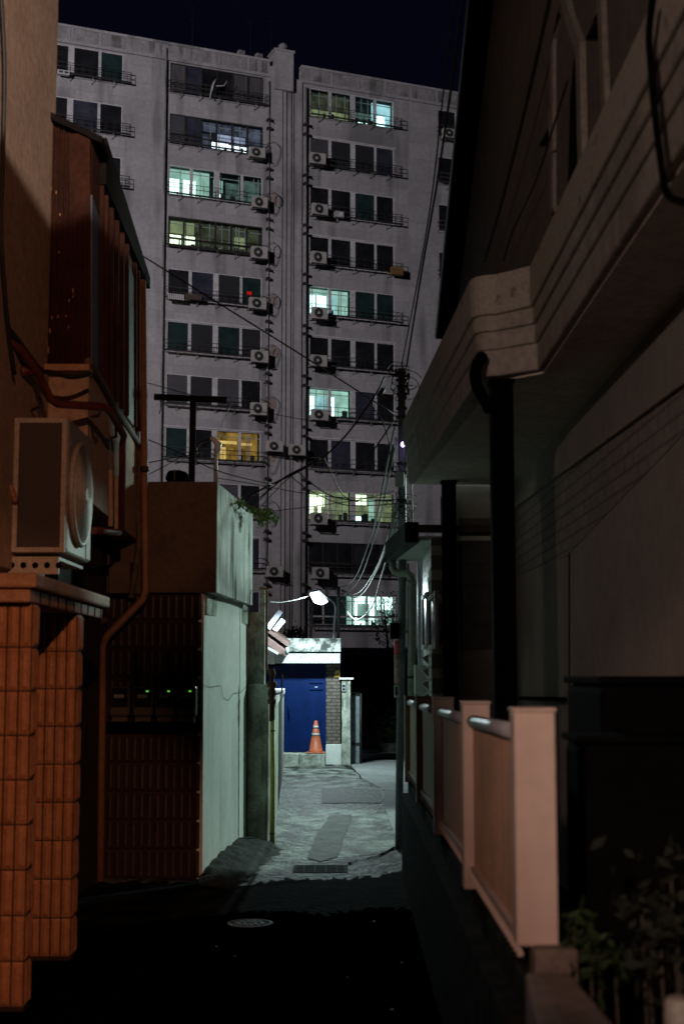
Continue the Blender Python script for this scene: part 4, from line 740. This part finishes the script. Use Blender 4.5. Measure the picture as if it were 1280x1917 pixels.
lt = spot('lamp_light', tuple(P(597, 1124, dL - .28)), tuple(P(597, 1124, dL - .28) + Vector((-.12, -.22, -1))), 520, (.74, .95, .96), 172, .3, .10)

# traffic cone
cc = Vector((gxp(594, dG - .3), dG - .34, gz(1408.5))); h = P(0, 1349, cc.y).z - cc.z
cn = thing('traffic_cone', 'orange traffic cone with two white bands before the blue gate', 'traffic cone', cc)
r0 = .125; prof = lambda t: r0 * (1 - t) + .028 * t
obj('base', MB().box(cc.x - .175, cc.x + .175, cc.y - .175, cc.y + .175, cc.z + .001, cc.z + .03), 'coneo', cn, bevel=.012)
obj('body', MB().lathe(cc, [(r0 + .02, .03), (r0, .05)] + [(prof(t), .05 + t * (h - .05)) for t in (0, .5, 1)] + [(.02, h)], 24), 'coneo', cn)
for (ta, tb) in ((.50, .58), (.74, .83)): obj('band', MB().lathe(cc, [(prof(ta) + .003, .05 + ta * (h - .05)), (prof(tb) + .003, .05 + tb * (h - .05))], 24), 'conew', cn)

# ================================================================== utility pole
dP = G(745, 1590).y; pb = G(746, 1590); px_ = pb.x
pole = thing('utility_pole', 'slim grey utility pole crowded with cables right of the alley', 'utility pole', (px_, dP, 0))
zz = lambda v: P(0, v, dP).z
obj('shaft', MB().tube([(px_, dP, 0), (P(748, 0, dP).x, dP, zz(1050)), (P(748, 0, dP).x, dP, zz(690))], [.037, .041, .038], 14), 'steel_dark', pole)
xx = P(748, 0, dP).x; 
for v in (700, 712, 724, 738, 765, 782, 868, 885, 938): obj('clamp', MB().lathe((xx, dP, zz(v)), [(.052, -.012), (.056, 0), (.052, .012)], 12), 'iron', pole)
for k in range(14): a = Vector((xx + random.uniform(-.07, .07), dP + random.uniform(-.07, .05), zz(random.uniform(695, 745)))); obj('connector', MB().box(a.x - .012, a.x + .012, a.y - .012, a.y + .012, a.z - .03, a.z + .03), 'iron', pole)
mb = MB()
for k in range(16):
    cu, cv = random.uniform(728, 768), random.uniform(690, 740); r_ = random.uniform(.04, .16); c0_ = P(cu, cv, dP + random.uniform(-.1, .1)); a0 = random.uniform(0, 6)
    obj('cable_loop', MB().tube([c0_ + Vector((r_ * math.cos(a0 + k2 * .4), .03 * math.sin(k2), r_ * .9 * math.sin(a0 + k2 * .4))) for k2 in range(9)], .0045, 4), 'cable', pole)
for k in range(14):
    c0_ = P(random.uniform(738, 770), random.uniform(925, 965), dP - .05); r_ = random.uniform(.03, .11); a0 = random.uniform(0, 6)
    obj('cable_loop', MB().tube([c0_ + Vector((r_ * math.cos(a0 + k2 * .45), .03 * math.sin(k2), r_ * .7 * math.sin(a0 + k2 * .45))) for k2 in range(8)], .004, 4), 'cable', pole)
mb = MB()
for k in range(9):
    c0_ = P(random.uniform(730, 765), random.uniform(930, 960), dP - .08); r_ = random.uniform(.04, .10); a0 = random.uniform(0, 6)
    mb.tube([c0_ + Vector((r_ * math.cos(a0 + k2 * .45), .03 * math.sin(k2), r_ * .6 * math.sin(a0 + k2 * .45))) for k2 in range(6)], .004, 4)
mb.tube([P(700, 937, dP - .05), P(737, 938, dP - .05)], .008, 5)
obj('pale_ties', mb, 'cable_pale', pole)
mb = MB(); mb.box(P(735, 0, dP).x, P(751, 0, dP).x, dP - .13, dP - .05, zz(914), zz(886)); obj('junction_box', mb, 'pvc', pole, bevel=.006)
obj('conduit', MB().tube([(P(757, 0, dP).x, dP - .02, .2), (P(758, 0, dP).x, dP - .02, zz(1055))], .011, 6), 'steel', pole)
q = P(730, 1180, dP); obj('bracket_box', MB().box(P(725, 0, dP).x, P(740, 0, dP).x, dP - .1, dP + .06, zz(1196), zz(1166)), 'black', pole, bevel=.006); obj('box_edge', MB().tube([P(725, 1176, dP - .11), P(729, 1166, dP - .11), P(739, 1165, dP - .11)], .005, 4), 'slat', pole)
cyl = lambda v0, v1, r: MB().lathe((px_ + .002, dP, 0), [(r, zz(v1)), (r, zz(v0))], 20)
obj('red_film', cyl(1200, 1225, .0400), 'redfilm', pole); obj('pink_film', cyl(1225, 1280, .0395), 'pinkfilm', pole); obj('number_tag', cyl(1282, 1306, .0400), 'whitefilm', pole)
obj('tag_field', MB().box(px_ - .030, px_ - .010, dP - .044, dP - .041, zz(1302), zz(1286)), 'ink', pole)
def text(body, loc, size, m, parent, name='lettering', rot=(R(90), 0, 0)):
    cu = bpy.data.curves.new(name, 'FONT'); cu.body = body; cu.size = size; cu.align_x = 'CENTER'; cu.extrude = .0006
    ob = bpy.data.objects.new(name, cu); C.objects.link(ob); dg_ = bpy.context.evaluated_depsgraph_get(); me = bpy.data.meshes.new_from_object(ob.evaluated_get(dg_)); bpy.data.objects.remove(ob)
    o = bpy.data.objects.new(name, me); me.materials.clear(); me.materials.append(M[m]); C.objects.link(o); o.parent = parent; o.location = Vector(loc) - WL[parent.name]; o.rotation_euler = rot; return o
text('DO', (px_ - .008, dP - .0425, zz(1234)), .034, 'ink', pole); text('81', (px_ - .008, dP - .0425, zz(1250)), .030, 'ink', pole); text('TH-D', (px_ - .005, dP - .0425, zz(1370)), .030, 'pvc', pole)
obj('insulated_link', MB().tube([P(755, 868, dP - .05), P(756, 836, dP - .05)], .009, 6), 'cable_pale', pole); obj('pilot_lamp', MB().lathe(P(754, 832, dP - .2), [(.004, -.026), (.017, -.014), (.021, 0), (.015, .017), (.003, .026)], 12), 'violetlamp', pole)
obj('bright_rod', MB().tube([P(738, 838, dP - .05), P(739.5, 818, dP - .05)], .008, 6), 'slat', pole)

# ================================================================== overhead wires
def wire(pts, r, m, label, name='cable'):
    p = catmull(pts, 9); tag(obj(name, MB().tube(p, r, 5), m, origin=pts[0]), label, 'cable')
wire([P(262, 476, 12.1), P(400, 562, 12.6), P(560, 662, 13.2), P(738, 776, dP)], .008, 'cable', 'thick black service wire from the clad house down to the pole')
wire([P(270, 715, 12.1), P(420, 755, 12.6), P(600, 790, 13.2), P(735, 796, dP)], .0035, 'cable', 'thin faint wire crossing at the height of the T-shaped post')
wire([P(750, 690, dP), P(775, 560, 12), P(806, 380, 10), P(832, 150, 8.6), P(852, -30, 7.6)], .006, 'cable', 'overhead wire from the pole top rising past the gable, the left of two')
wire([P(760, 690, dP), P(787, 520, 12), P(818, 340, 10), P(850, 120, 8.6), P(868, -30, 7.6)], .009, 'cable', 'overhead wire from the pole top rising past the gable, the thicker right one')
wire([P(455, 948, 13.4), P(480, 922, 13.4), P(560, 882, 13.6), P(610, 852, 13.7), P(655, 806, 13.8), P(703, 738, 13.9), P(720, 705, dP)], .010, 'cable', 'thick black cable climbing from the concrete box to the pole top')
wire([P(460, 952, 13.3), P(490, 928, 13.4), P(540, 890, 13.5), P(600, 858, 13.6)], .006, 'cable', 'upper of the black cables fanning out of the concrete box')
wire([P(468, 955, 13.3), P(500, 922, 13.4), P(530, 895, 13.5), P(560, 878, 13.6)], .005, 'cable', 'middle of the black cables fanning out of the concrete box')
wire([P(474, 965, 13.4), P(510, 925, 13.5), P(545, 892, 13.6), P(585, 868, 13.6)], .004, 'cable', 'lowest of the black cables fanning out of the concrete box')
wire([P(556, 882, 13.6), P(590, 910, 13.7), P(625, 930, 13.8), P(680, 938, 13.8), P(742, 935, dP)], .006, 'cable', 'black cable sagging from the fork to the pole knot')
wire([P(540, 888, 13.6), P(580, 918, 13.7), P(640, 944, 13.8), P(700, 946, 13.8), P(742, 942, dP)], .005, 'cable', 'black cable sagging lowest before the yellow-lit window')
wire([P(408, 895, 12.7), P(470, 905, 13), P(560, 922, 13.5), P(650, 932, 13.8), P(740, 930, dP)], .004, 'cable', 'long thin cable from the annex roof to the pole knot')
wire([P(510, 957, 13.7), P(600, 946, 13.8), P(680, 934, 13.8), P(742, 918, dP)], .004, 'cable', 'thin cable rising from the creeper to the pole')
wire([P(270, 820, 12.1), P(330, 845, 12.4), P(410, 882, 12.7), P(510, 908, 13.3)], .005, 'cable', 'black cable dropping past the T-shaped post from the downpipe')
wire([P(270, 868, 12.1), P(330, 856, 12.4), P(360, 850, 12.6), P(396, 826, 12.7)], .005, 'cable', 'upper cable running from the downpipe to the taped mast')
wire([P(270, 892, 12.1), P(310, 872, 12.4), P(345, 852, 12.6)], .004, 'cable', 'lower cable running from the downpipe behind the T-shaped post')
wire([P(402, 822, 12.7), P(418, 790, 12.9), P(432, 755, 13)], .003, 'cable', 'short thin wire rising from the taped mast')
wire([P(606, 856, 13.7), P(620, 885, 13.7), P(632, 912, 13.7), P(648, 932, 13.8), P(670, 940, 13.8)], .006, 'cable_pale', 'pale cable hanging off the thick climbing cable')
wire([P(738, 800, dP), P(722, 880, 15), P(700, 985, 18), P(672, 1068, 22), P(655, 1092, 25), P(639, 1099, 27.5)], .011, 'cable_pale', 'pale drooping cable to the lamp, the leftmost and highest')
wire([P(742, 820, dP), P(726, 900, 15), P(706, 990, 18), P(680, 1070, 22), P(660, 1102, 25), P(638, 1113, 27.5)], .011, 'cable_pale', 'pale drooping cable to the lamp, second from the left')
wire([P(744, 935, dP), P(728, 1000, 15), P(706, 1060, 19), P(680, 1102, 23), P(660, 1113, 25), P(641, 1104, 27.5)], .011, 'cable_pale', 'pale drooping cable to the lamp, third from the left')
wire([P(746, 945, dP), P(722, 1025, 15), P(704, 1070, 19), P(684, 1106, 23), P(664, 1119, 25), P(641, 1106, 27.5)], .011, 'cable_pale', 'pale drooping cable to the lamp, fourth from the left')
wire([P(760, 940, dP), P(744, 975, 14.5), P(734, 1010, 15), P(716, 1070, 18), P(696, 1135, 22), P(668, 1160, 24), P(648, 1140, 26), P(639, 1104, 27.5)], .009, 'cable_pale', 'pale drooping cable hanging lowest, looping past the lit window')
wire([P(503, 1127, 14.6), P(530, 1127, 18), P(560, 1121, 23), P(580, 1115, 26.6)], .009, 'cable_pale', 'pale cable from the rusty riser to the lit lamp')
wire([P(735, 790, dP), P(715, 820, 13.9), P(690, 855, 13.8), P(683, 862, 13.8)], .008, 'cable', 'short black cable slanting down to the left from the pole')
wire([P(718, 792, dP), P(722, 806, dP), P(728, 830, dP), P(731, 870, dP), P(735, 890, dP)], .007, 'cable', 'black cable hanging beside the pole into its junction box')
wire([P(704, 735, dP), P(698, 760, dP), P(714, 785, dP), P(722, 806, dP)], .006, 'cable', 'black cable looping left of the pole top')
wire([P(770, 890, 13.6), P(772, 985, 13.5)], .006, 'cable', 'short vertical black cable dropping to the teal eave')
t = thing('cable_splice', 'black cable splice hanging left of the pole top', 'splice', P(712, 736, dP)); obj('body', MB().tube([P(707, 742, dP), P(718, 728, dP)], [.02, .026], 7), 'cable', t); obj('ties', MB().tube([P(704, 747, dP), P(724, 720, dP)], .006, 4), 'iron', t)

# ================================================================== right: small white-brick building with teal eave
wb = thing('white_brick_house', 'small white-painted brick building with teal eave and windows', 'building', (.8, 13, 0)); XW = .80
y0w, y1w = 12.75, 14.42
obj('side_wall', MB().box(XW, XW + .2, y0w, y1w, 0, P(0, 1030, 14).z), 'whitebrick', wb)
zE0, zE1 = P(0, 1040, 13.2).z, P(0, 985, 13.2).z
mb = MB(); mb.prism([P(716, 1052, 13.75), P(716, 1018, 13.75), P(752, 978, 13.0), P(776, 978, 13.0), P(776, 1014, 13.0), P(760, 1022, 13.1)], (.02, 0, 0)) if False else None
ex = P(717, 0, 14.2).x; mb = MB()
za = P(0, 1054, 14.2).z; zb3 = P(0, 1016, 14.2).z
xn = P(754, 0, 12.9).x; zn0 = P(0, 1016, 12.9).z; zn1 = P(0, 978, 12.9).z
mb.add([(ex, 14.2, za), (ex, 14.2, zb3), (xn, 12.9, zn1), (xn, 12.9, zn0), (ex + .06, 14.2, za), (ex + .06, 14.2, zb3), (xn + .12, 12.9, zn1), (xn + .12, 12.9, zn0)], [(0, 1, 2, 3), (4, 7, 6, 5), (0, 4, 5, 1), (3, 2, 6, 7), (1, 5, 6, 2), (0, 3, 7, 4)])
obj('fascia', mb, 'teal', wb)
mb = MB(); mb.add([(ex + .06, 14.2, za + .02), (xn + .1, 12.9, zn0 + .02), (1.5, 12.9, zn0 + .02), (1.5, 14.2, za + .02), (ex + .06, 14.2, za + .06), (xn + .1, 12.9, zn0 + .06), (1.5, 12.9, zn0 + .06), (1.5, 14.2, za + .06)], [(0, 1, 2, 3), (4, 7, 6, 5), (0, 4, 5, 1), (1, 5, 6, 2), (2, 6, 7, 3), (3, 7, 4, 0)]); obj('soffit', mb, 'whitewall', wb)
obj('eave_beam', MB().box(P(776, 0, 12.9).x, 1.5, 12.86, 12.95, P(0, 997, 12.9).z, P(0, 983, 12.9).z), 'browncon', wb); obj('eave_end', MB().box(P(753, 0, 12.88).x, P(776, 0, 12.88).x, 12.86, 12.9, P(0, 1014, 12.9).z, P(0, 978, 12.9).z), 'black', wb)
for (ua, ub) in ((794, 803), (806, 820)):
    y_a, y_b = sorted((XW * F / (ua - 640), XW * F / (ub - 640))); z_a, z_b = P(0, 1215, (y_a + y_b) / 2).z, P(0, 1112, (y_a + y_b) / 2).z
    f = obj('window', MB().box(XW - .03, XW - .001, y_a, y_b, z_a, z_a + .04).box(XW - .03, XW - .001, y_a, y_b, z_b - .04, z_b).box(XW - .03, XW - .001, y_a, y_a + .05, z_a + .04, z_b - .04).box(XW - .03, XW - .001, y_b - .05, y_b, z_a + .04, z_b - .04), 'winframe', wb)
    obj('pane', MB().box(XW - .012, XW - .003, y_a + .05, y_b - .05, z_a + .04, z_b - .04), 'pane_dark', f)
obj('corner_trim', MB().box(XW - .035, XW + .05, y1w, y1w + .05, 0, P(0, 1034, 14.4).z), 'slat', wb)
obj('meter_box', MB().box(XW - .10, XW - .002, 13.7, 14.2, P(0, 1300, 14).z, P(0, 1245, 14).z), 'whitewall', wb)
mb = MB()
for k in range(4): q = P(818, 1225 + k * 24, 12.7); mb.prism([(XW - .03, 12.7, q.z), (XW - .09, 12.7, q.z - .03), (XW - .03, 12.7, q.z - .09)], (0, .15, 0))
obj('vent_cowls', mb, 'whitewall', wb)
pp = [P(735, 1046, 14.1), P(735, 1062, 14.1), P(739, 1070, 14.1), P(746, 1073, 14.05), P(763, 1073, 14.0), P(769, 1078, 14.0), P(771, 1090, 14.0), P(772, 1330, 14.0)]
pd = thing('downpipe', 'grey plastic downpipe with an elbow under the teal eave', 'downpipe', pp[-1]); obj('pipe', MB().tube(pp, .037, 12), 'pvc', pd); obj('clamp', MB().lathe(P(771.5, 1268, 14), [(.045, -.012), (.045, .012)], 12), 'iron', pd); obj('joint', MB().lathe(P(771, 1092, 14), [(.042, -.03), (.042, .03)], 12), 'pvc', pd)

# ================================================================== right house: wall, shutter, posts, balcony, gable
rh = thing('right_house', 'large rendered house with a moulded balcony and arched window above the railing', 'house', (1.56, 8, 0)); XH = 1.56; zS = P(0, 705, 8.2).z
obj('lower_wall', MB().box(XH, XH + .3, 2, 13.1, 0, zS), 'lowerwall', rh)
yb0, yb1 = XH * F / (1290 - 640), XH * F / (960 - 640)
zA = onX(957, 1080, XH).z
obj('brick_band', MB().prism([onX(1290, 800, XH - .005), onX(1060, 1040, XH - .005), onX(960, 1080, XH - .005), onX(960, 955, XH - .005), onX(1290, 708, XH - .005)], (.0045, 0, 0)), 'brickwall', rh)
mb = MB(); mb.beam(onX(957, 952, XH - .02), onX(1290, 704, XH - .02), .02, .035); obj('string_course', mb, 'lowerwall', rh)
mb = MB()
for u in (1065,): mb.beam(onX(u, 1035, XH - .004), onX(u, 1400, XH - .004), .012, .012, (0, 1, 0))
obj('joint', mb, 'kerbwall', rh)
obj('end_wall', MB().box(.98, XH, 13.1, 13.3, 0, zS), 'lowerwall', rh)
sh = obj('shutter', MB().box(P(850, 0, 13.05).x, P(905, 0, 13.05).x, 13.06, 13.095, P(0, 1215, 13.05).z, P(0, 970, 13.05).z), 'shutter', rh); mb = MB()
for k in range(6): z = P(0, 1208 - k * 38, 13.05).z; mb.box(P(855, 0, 13.05).x, P(900, 0, 13.05).x, 13.035, 13.059, z, z + .15)
obj('louvre_panels', mb, 'shutter', sh)
obj('drip_rail', MB().beam(onX(973, 1307, XH - .03), onX(1055, 1309, XH - .03), .03, .03), 'black', rh)
# balcony
def plan(off):
    pts = [(2.4, 2.2), (1.12 - off, 2.2), (1.12 - off, 8.0 - off), ]
    cx, cy, r = .90, 8.28, .10
    for k in range(7): a = R(-90 - k * 15 * .9); pts.append((cx - .0 + (r + off) * math.cos(a), cy + (r + off) * math.sin(a)))
    pts += [(.605 - off, 12.95 + off), (2.4, 12.95 + off)]; return pts
bands = [(0, .26, 0), (.26, .44, .012), (.44, .60, .026), (.60, 1.0, .042)]
zT = P(0, 500, 8.0).z; bh = zT - zS
for i, (a, b, off) in enumerate(bands): obj(['balcony_slab', 'moulding', 'moulding', 'balcony_cap'][i], MB().plan(plan(off), zS + a * bh + .0, zS + b * bh), 'balcony_cap' if i == 3 else 'balcony', rh, bevel=.012)
mb = MB()
obj('soffit', MB().plan([(2.3, 2.3), (1.16, 2.3), (1.16, 8.05), (.92, 8.3), (.66, 12.9), (2.3, 12.9)], zS - .012, zS - .001), 'soffit', rh)
# gable
XG = 1.15; g0 = onX(845, 545, XG); g1 = onX(905, 0, XG); gt = g1 + (g1 - g0) * .5; z = zS + .5
obj('gable_wall', MB().prism([(XG, 3, z), (XG, g0.y + .6, z), (XG, g0.y, g0.z), tuple(gt), (XG, 3, gt.z)], (.3, 0, 0)), 'gable', rh)
X2 = .97; r0_ = onX(824, 560, X2); r1_ = onX(879, 0, X2); r1_ = r1_ + (r1_ - r0_) * .5; r0_ = r0_ + (r0_ - r1_) * .12
mb = MB(); up = Vector((0, .05, .04)); mb.prism([r0_, r1_, r1_ + up, r0_ + up], (.5, 0, 0)); obj('rake_soffit', mb, 'black', rh)
mb = MB(); mb.prism([r0_ + Vector((-.012, .0, .0)), r1_ + Vector((-.012, .0, 0)), r1_ + Vector((-.012, .08, .06)), r0_ + Vector((-.012, .08, .06))], (.011, 0, 0)); obj('rake_edge', mb, 'teal_highlight', rh)  # lighter teal paints the city-light highlight along the rake
def XGp(u, v, off=0): return onX(u, v, XG - off)
# arched window: hood and jambs in relief, narrow pointed opening
def band(px, wd, dep, m, name, parent):
    mb = MB(); q = [XGp(u, v, 0) for u, v in px]
    for a, b in zip(q[:-1], q[1:]): mb.beam(a + Vector((-dep / 2 - .001, 0, 0)), b + Vector((-dep / 2 - .001, 0, 0)), wd, dep, (1, 0, 0)) if False else mb.prism([a + Vector((-.001, -wd / 2, 0)), a + Vector((-.001, wd / 2, 0)), b + Vector((-.001, wd / 2, 0)), b + Vector((-.001, -wd / 2, 0))], (-dep, 0, 0))
    return obj(name, mb, m, parent)
wn = band([(1040, 395), (1040, 80), (1050, 28), (1062, -8)], .10, .025, 'gabletrim', 'arched_window', rh)
band([(1062, -8), (1074, 40), (1092, 88), (1097, 330)], .12, .03, 'gabletrim', 'right_jamb', wn)
obj('recess', MB().prism([XGp(u, v, .003) for u, v in ((1043, 385), (1043, 80), (1052, 34), (1062, 5), (1074, 48), (1089, 92), (1092, 335))], (-.006, 0, 0)), 'gable', wn)
obj('pane', MB().prism([XGp(u, v, .012) for u, v in ((1064, 350), (1089, 330), (1089, 96), (1082, 92), (1074, 120), (1069, 180))], (-.006, 0, 0)), 'black', wn)
band([(1131, -10), (1135, 110), (1140, 215)], .09, .025, 'gabletrim', 'window_strip', rh); band([(1104, 70), (1120, 34), (1131, -10)], .06, .02, 'gabletrim', 'window_strip', rh)
band([(1034, 208), (1037, 300), (1041, 400)], .07, .02, 'gabletrim', 'window_strip', rh)
obj('niche_shadow_gap', MB().prism([XGp(u, v, .003) for u, v in ((1010, 272), (1031, 272), (1031, 236))], (-.008, 0, 0)), 'black', rh); obj('niche_shadow_gap', MB().prism([XGp(u, v, .003) for u, v in ((1102, 72), (1128, 72), (1126, 34))], (-.008, 0, 0)), 'black', rh)
for (px2, w_, d_, lb) in ((930, 42, 8.2, 'thick black steel post carrying the near corner of the balcony'), (832.5, 26, 12.6, 'black steel post carrying the far end of the balcony')):
    x = P(px2, 0, d_).x; hw = w_ / 2 / F * d_; t = thing('steel_post', lb, 'post', (x, d_, 0)); obj('shaft', MB().box(x - hw, x + hw, d_, d_ + 2 * hw, 0, zS - .035), 'black', t, bevel=.004); obj('head_plate', MB().box(x - hw - .01, x + hw + .01, d_ - .01, d_ + 2 * hw + .01, zS - .034, zS - .013), 'black', t)
t = thing('rain_spout', 'black curved spout hooking from the balcony corner into the near post', 'spout', P(905, 700, 8.05)); obj('elbow', MB().tube(catmull([P(902, 668, 8.12), P(894, 680, 8.05), P(889, 700, 8.02), P(893, 725, 8.05), P(906, 748, 8.1), P(916, 765, 8.15)], 6), [.024] + [.034] * 30, 12), 'black', t) if False else obj('elbow', MB().tube(catmull([P(902, 668, 8.12), P(893, 682, 8.05), P(889, 702, 8.02), P(893, 725, 8.05), P(906, 748, 8.1), P(916, 768, 8.15)], 6), .034, 12), 'black', t)
obj('collar', MB().tube([P(903, 664, 8.12), P(901, 672, 8.12)], .026, 10), 'black', t)
tag(obj('loose_cable', MB().tube(catmull([onX(1222, -10, 1.03), onX(1214, 60, 1.03), onX(1217, 120, 1.03), onX(1226, 220, 1.03), onX(1240, 330, 1.03), onX(1252, 368, 1.03), onX(1290, 382, 1.03)], 7), .013, 8), 'black', origin=onX(1217, 120, 1.03)), 'thick black cable looping down in front of the balcony fascia', 'cable')
fi = thing('balcony_finials', 'row of small dark spikes on the balcony parapet', 'spikes', P(1110, 300, 7.3)); 
for (u, v, h_) in ((1130, 262, 55), (1118, 275, 40), (1150, 250, 50), (1162, 232, 35)): a = P(u, v, 6.9); obj('spike', MB().tube([(a.x, a.y, zT - .01), (a.x, a.y, zT + h_ * .0022)], [.012, .006], 6), 'gable', fi)
False and obj('bar', MB().beam((P(1118, 0, 6.9).x - .02, 6.9, zT + .02), (P(1162, 0, 6.9).x + .02, 6.9, zT + .02), .015, .015), 'gable', fi)
wire([onX(1030, -10, 1.05), onX(985, 190, 1.05), onX(940, 370, 1.05), onX(905, 490, 1.05)], .012, 'cable', 'black cable slanting down the dark gable wall, the left of two')
wire([onX(1062, 150, 1.08), onX(1005, 330, 1.08), onX(960, 430, 1.08), onX(942, 488, 1.08)], .006, 'cable', 'thin black cable slanting down the gable, the right of two')

# ================================================================== fence on the kerb wall
kw = thing('kerb_wall', 'dark weathered concrete wall carrying the cream railing', 'wall', (.5, 4.3, 0))
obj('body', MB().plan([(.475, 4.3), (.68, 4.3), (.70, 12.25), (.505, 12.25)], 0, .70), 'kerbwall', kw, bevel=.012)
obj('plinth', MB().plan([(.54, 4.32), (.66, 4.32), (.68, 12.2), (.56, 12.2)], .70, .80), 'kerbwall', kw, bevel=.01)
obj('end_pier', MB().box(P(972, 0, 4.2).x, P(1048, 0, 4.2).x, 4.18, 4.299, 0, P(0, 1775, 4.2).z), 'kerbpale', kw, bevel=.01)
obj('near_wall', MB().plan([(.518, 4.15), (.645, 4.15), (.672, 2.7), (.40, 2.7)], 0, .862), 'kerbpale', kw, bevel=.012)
fence = thing('railing', 'cream ribbed metal railing with square posts on the dark wall', 'railing', (.52, 4.25, .8))
fy = [4.25, 6.12, 8.15, 10.15, 12.1]; fx = [.520, .525, .530, .535, .540]; zt_r = 1.7
tops = [1333, 1318, 1308, 1307, 1305]; 
for k, (y, x) in enumerate(zip(fy, fx)):
    top = P(0, [1333, 1318, 1309, 1306, 1305][k], y).z; w_ = .110 if k == 0 else .105; base_z = P(0, 1772, 4.25).z if k == 0 else .80
    pt = obj('post', MB().box(x - .012, x + w_, y, y + w_, base_z, top), 'fencepost', fence, bevel=.006)
    obj('post_cap', MB().box(x - .016, x + w_ + .004, y - .004, y + w_ + .004, top + .001, top + .012), 'fencepost', pt, bevel=.003)
for k in range(4):
    y0_, y1_ = fy[k] + .12, fy[k + 1]; x0_, x1_ = fx[k] + .03, fx[k + 1] + .03
    rz0, rz1 = P(0, [1376, 1350, 1332, 1323, 1315][k], fy[k]).z, P(0, [1376, 1350, 1332, 1323, 1315][k + 1], fy[k + 1]).z; bz0, bz1 = .90, .88
    obj('top_rail', MB().tube([(x0_, y0_, rz0), (x1_, y1_, rz1)], .026, 12), 'rail', fence); obj('bottom_rail', MB().beam((x0_, y0_, bz0), (x1_, y1_, bz1), .03, .035), 'fencepost', fence)
    mb = MB(); n_ = 44; vs = []
    for j in range(n_ + 1):
        t_ = j / n_; dx = (.006 if j % 2 else 0); y = y0_ + (y1_ - y0_) * t_; x = x0_ + .0 + (x1_ - x0_) * t_ + dx; vs += [(x, y, bz0 + (bz1 - bz0) * t_ + .018), (x, y, rz0 + (rz1 - rz0) * t_ - .02)]
    mb.add(vs, [(2 * j, 2 * j + 2, 2 * j + 3, 2 * j + 1) for j in range(n_)]); mb.add([(v[0] + .012, v[1], v[2]) for v in vs], [(2 * j, 2 * j + 1, 2 * j + 3, 2 * j + 2) for j in range(n_)]); obj('panel', mb, 'fence', fence)
    for j in range(22): y = y0_ + (y1_ - y0_) * (j + .5) / 22; obj('bottom_clip', MB().box(x0_ - .022, x0_ - .004, y, y + .014, .855, .885), 'fencepost', fence)

# ================================================================== dark yard things on the right
t = thing('water_tank', 'black plastic tank standing against the grey wall in the yard', 'tank', (1.35, 5, 0)); a = P(1125, 1282, 5.1); obj('body', MB().box(a.x, 1.54, 5.1, 5.9, 0, a.z), 'bin', t, bevel=.03); obj('lid', MB().box(a.x - .01, 1.545, 5.08, 5.92, a.z + .001, a.z + .03), 'bin', t, bevel=.01)
t = thing('storage_bin', 'lower black bin in front of the black tank', 'bin', (1.1, 4.8, 0)); a = P(1082, 1392, 4.75); obj('body', MB().box(a.x, 1.50, 4.75, 5.05, 0, a.z), 'bin', t, bevel=.03); obj('lid', MB().box(a.x - .01, 1.51, 4.73, 5.06, a.z + .001, a.z + .025), 'bin', t, bevel=.008)
pp = [P(1075, 1735, 4.3), P(1085, 1760, 4.3), P(1120, 1790, 4.2), P(1105, 1810, 4.1), P(1150, 1800, 4.2)]
leafclump('yard_plant', 'green leafy plant beside the near end of the railing', 'plant', pp, (.03, .06, .035), 22, .028, 'leaf', stems=[[Vector((q.x + .02, q.y, .2)), q] for q in pp])
pp = [P(1200, 1700, 4.1), P(1235, 1760, 4.0), P(1255, 1640, 4.2), P(1215, 1810, 4.0), P(1265, 1720, 4.0)]
leafclump('yard_shrub', 'dim brownish shrub in the dark yard at the right edge', 'shrub', pp, (.05, .08, .06), 30, .03, 'leafdark', stems=[[Vector((q.x + .02, q.y, .2)), q] for q in pp])
q = P(1272, 1868, 3.3); tag(obj('yard_stake', MB().lathe((q.x, q.y, 0), [(.035, .2), (.035, q.z - .01), (.028, q.z)], 14), 'nearwhite', origin=(q.x, q.y, .2)), 'blurred pale stake end in the bottom right corner', 'stake')
struct('yard_soil', MB().add([(.70, -2, .2), (1.56, -2, .2), (1.56, 12.2, .2), (.70, 12.2, .2)], [(0, 1, 2, 3)]), 'soil')

scene.render.engine = 'CYCLES'
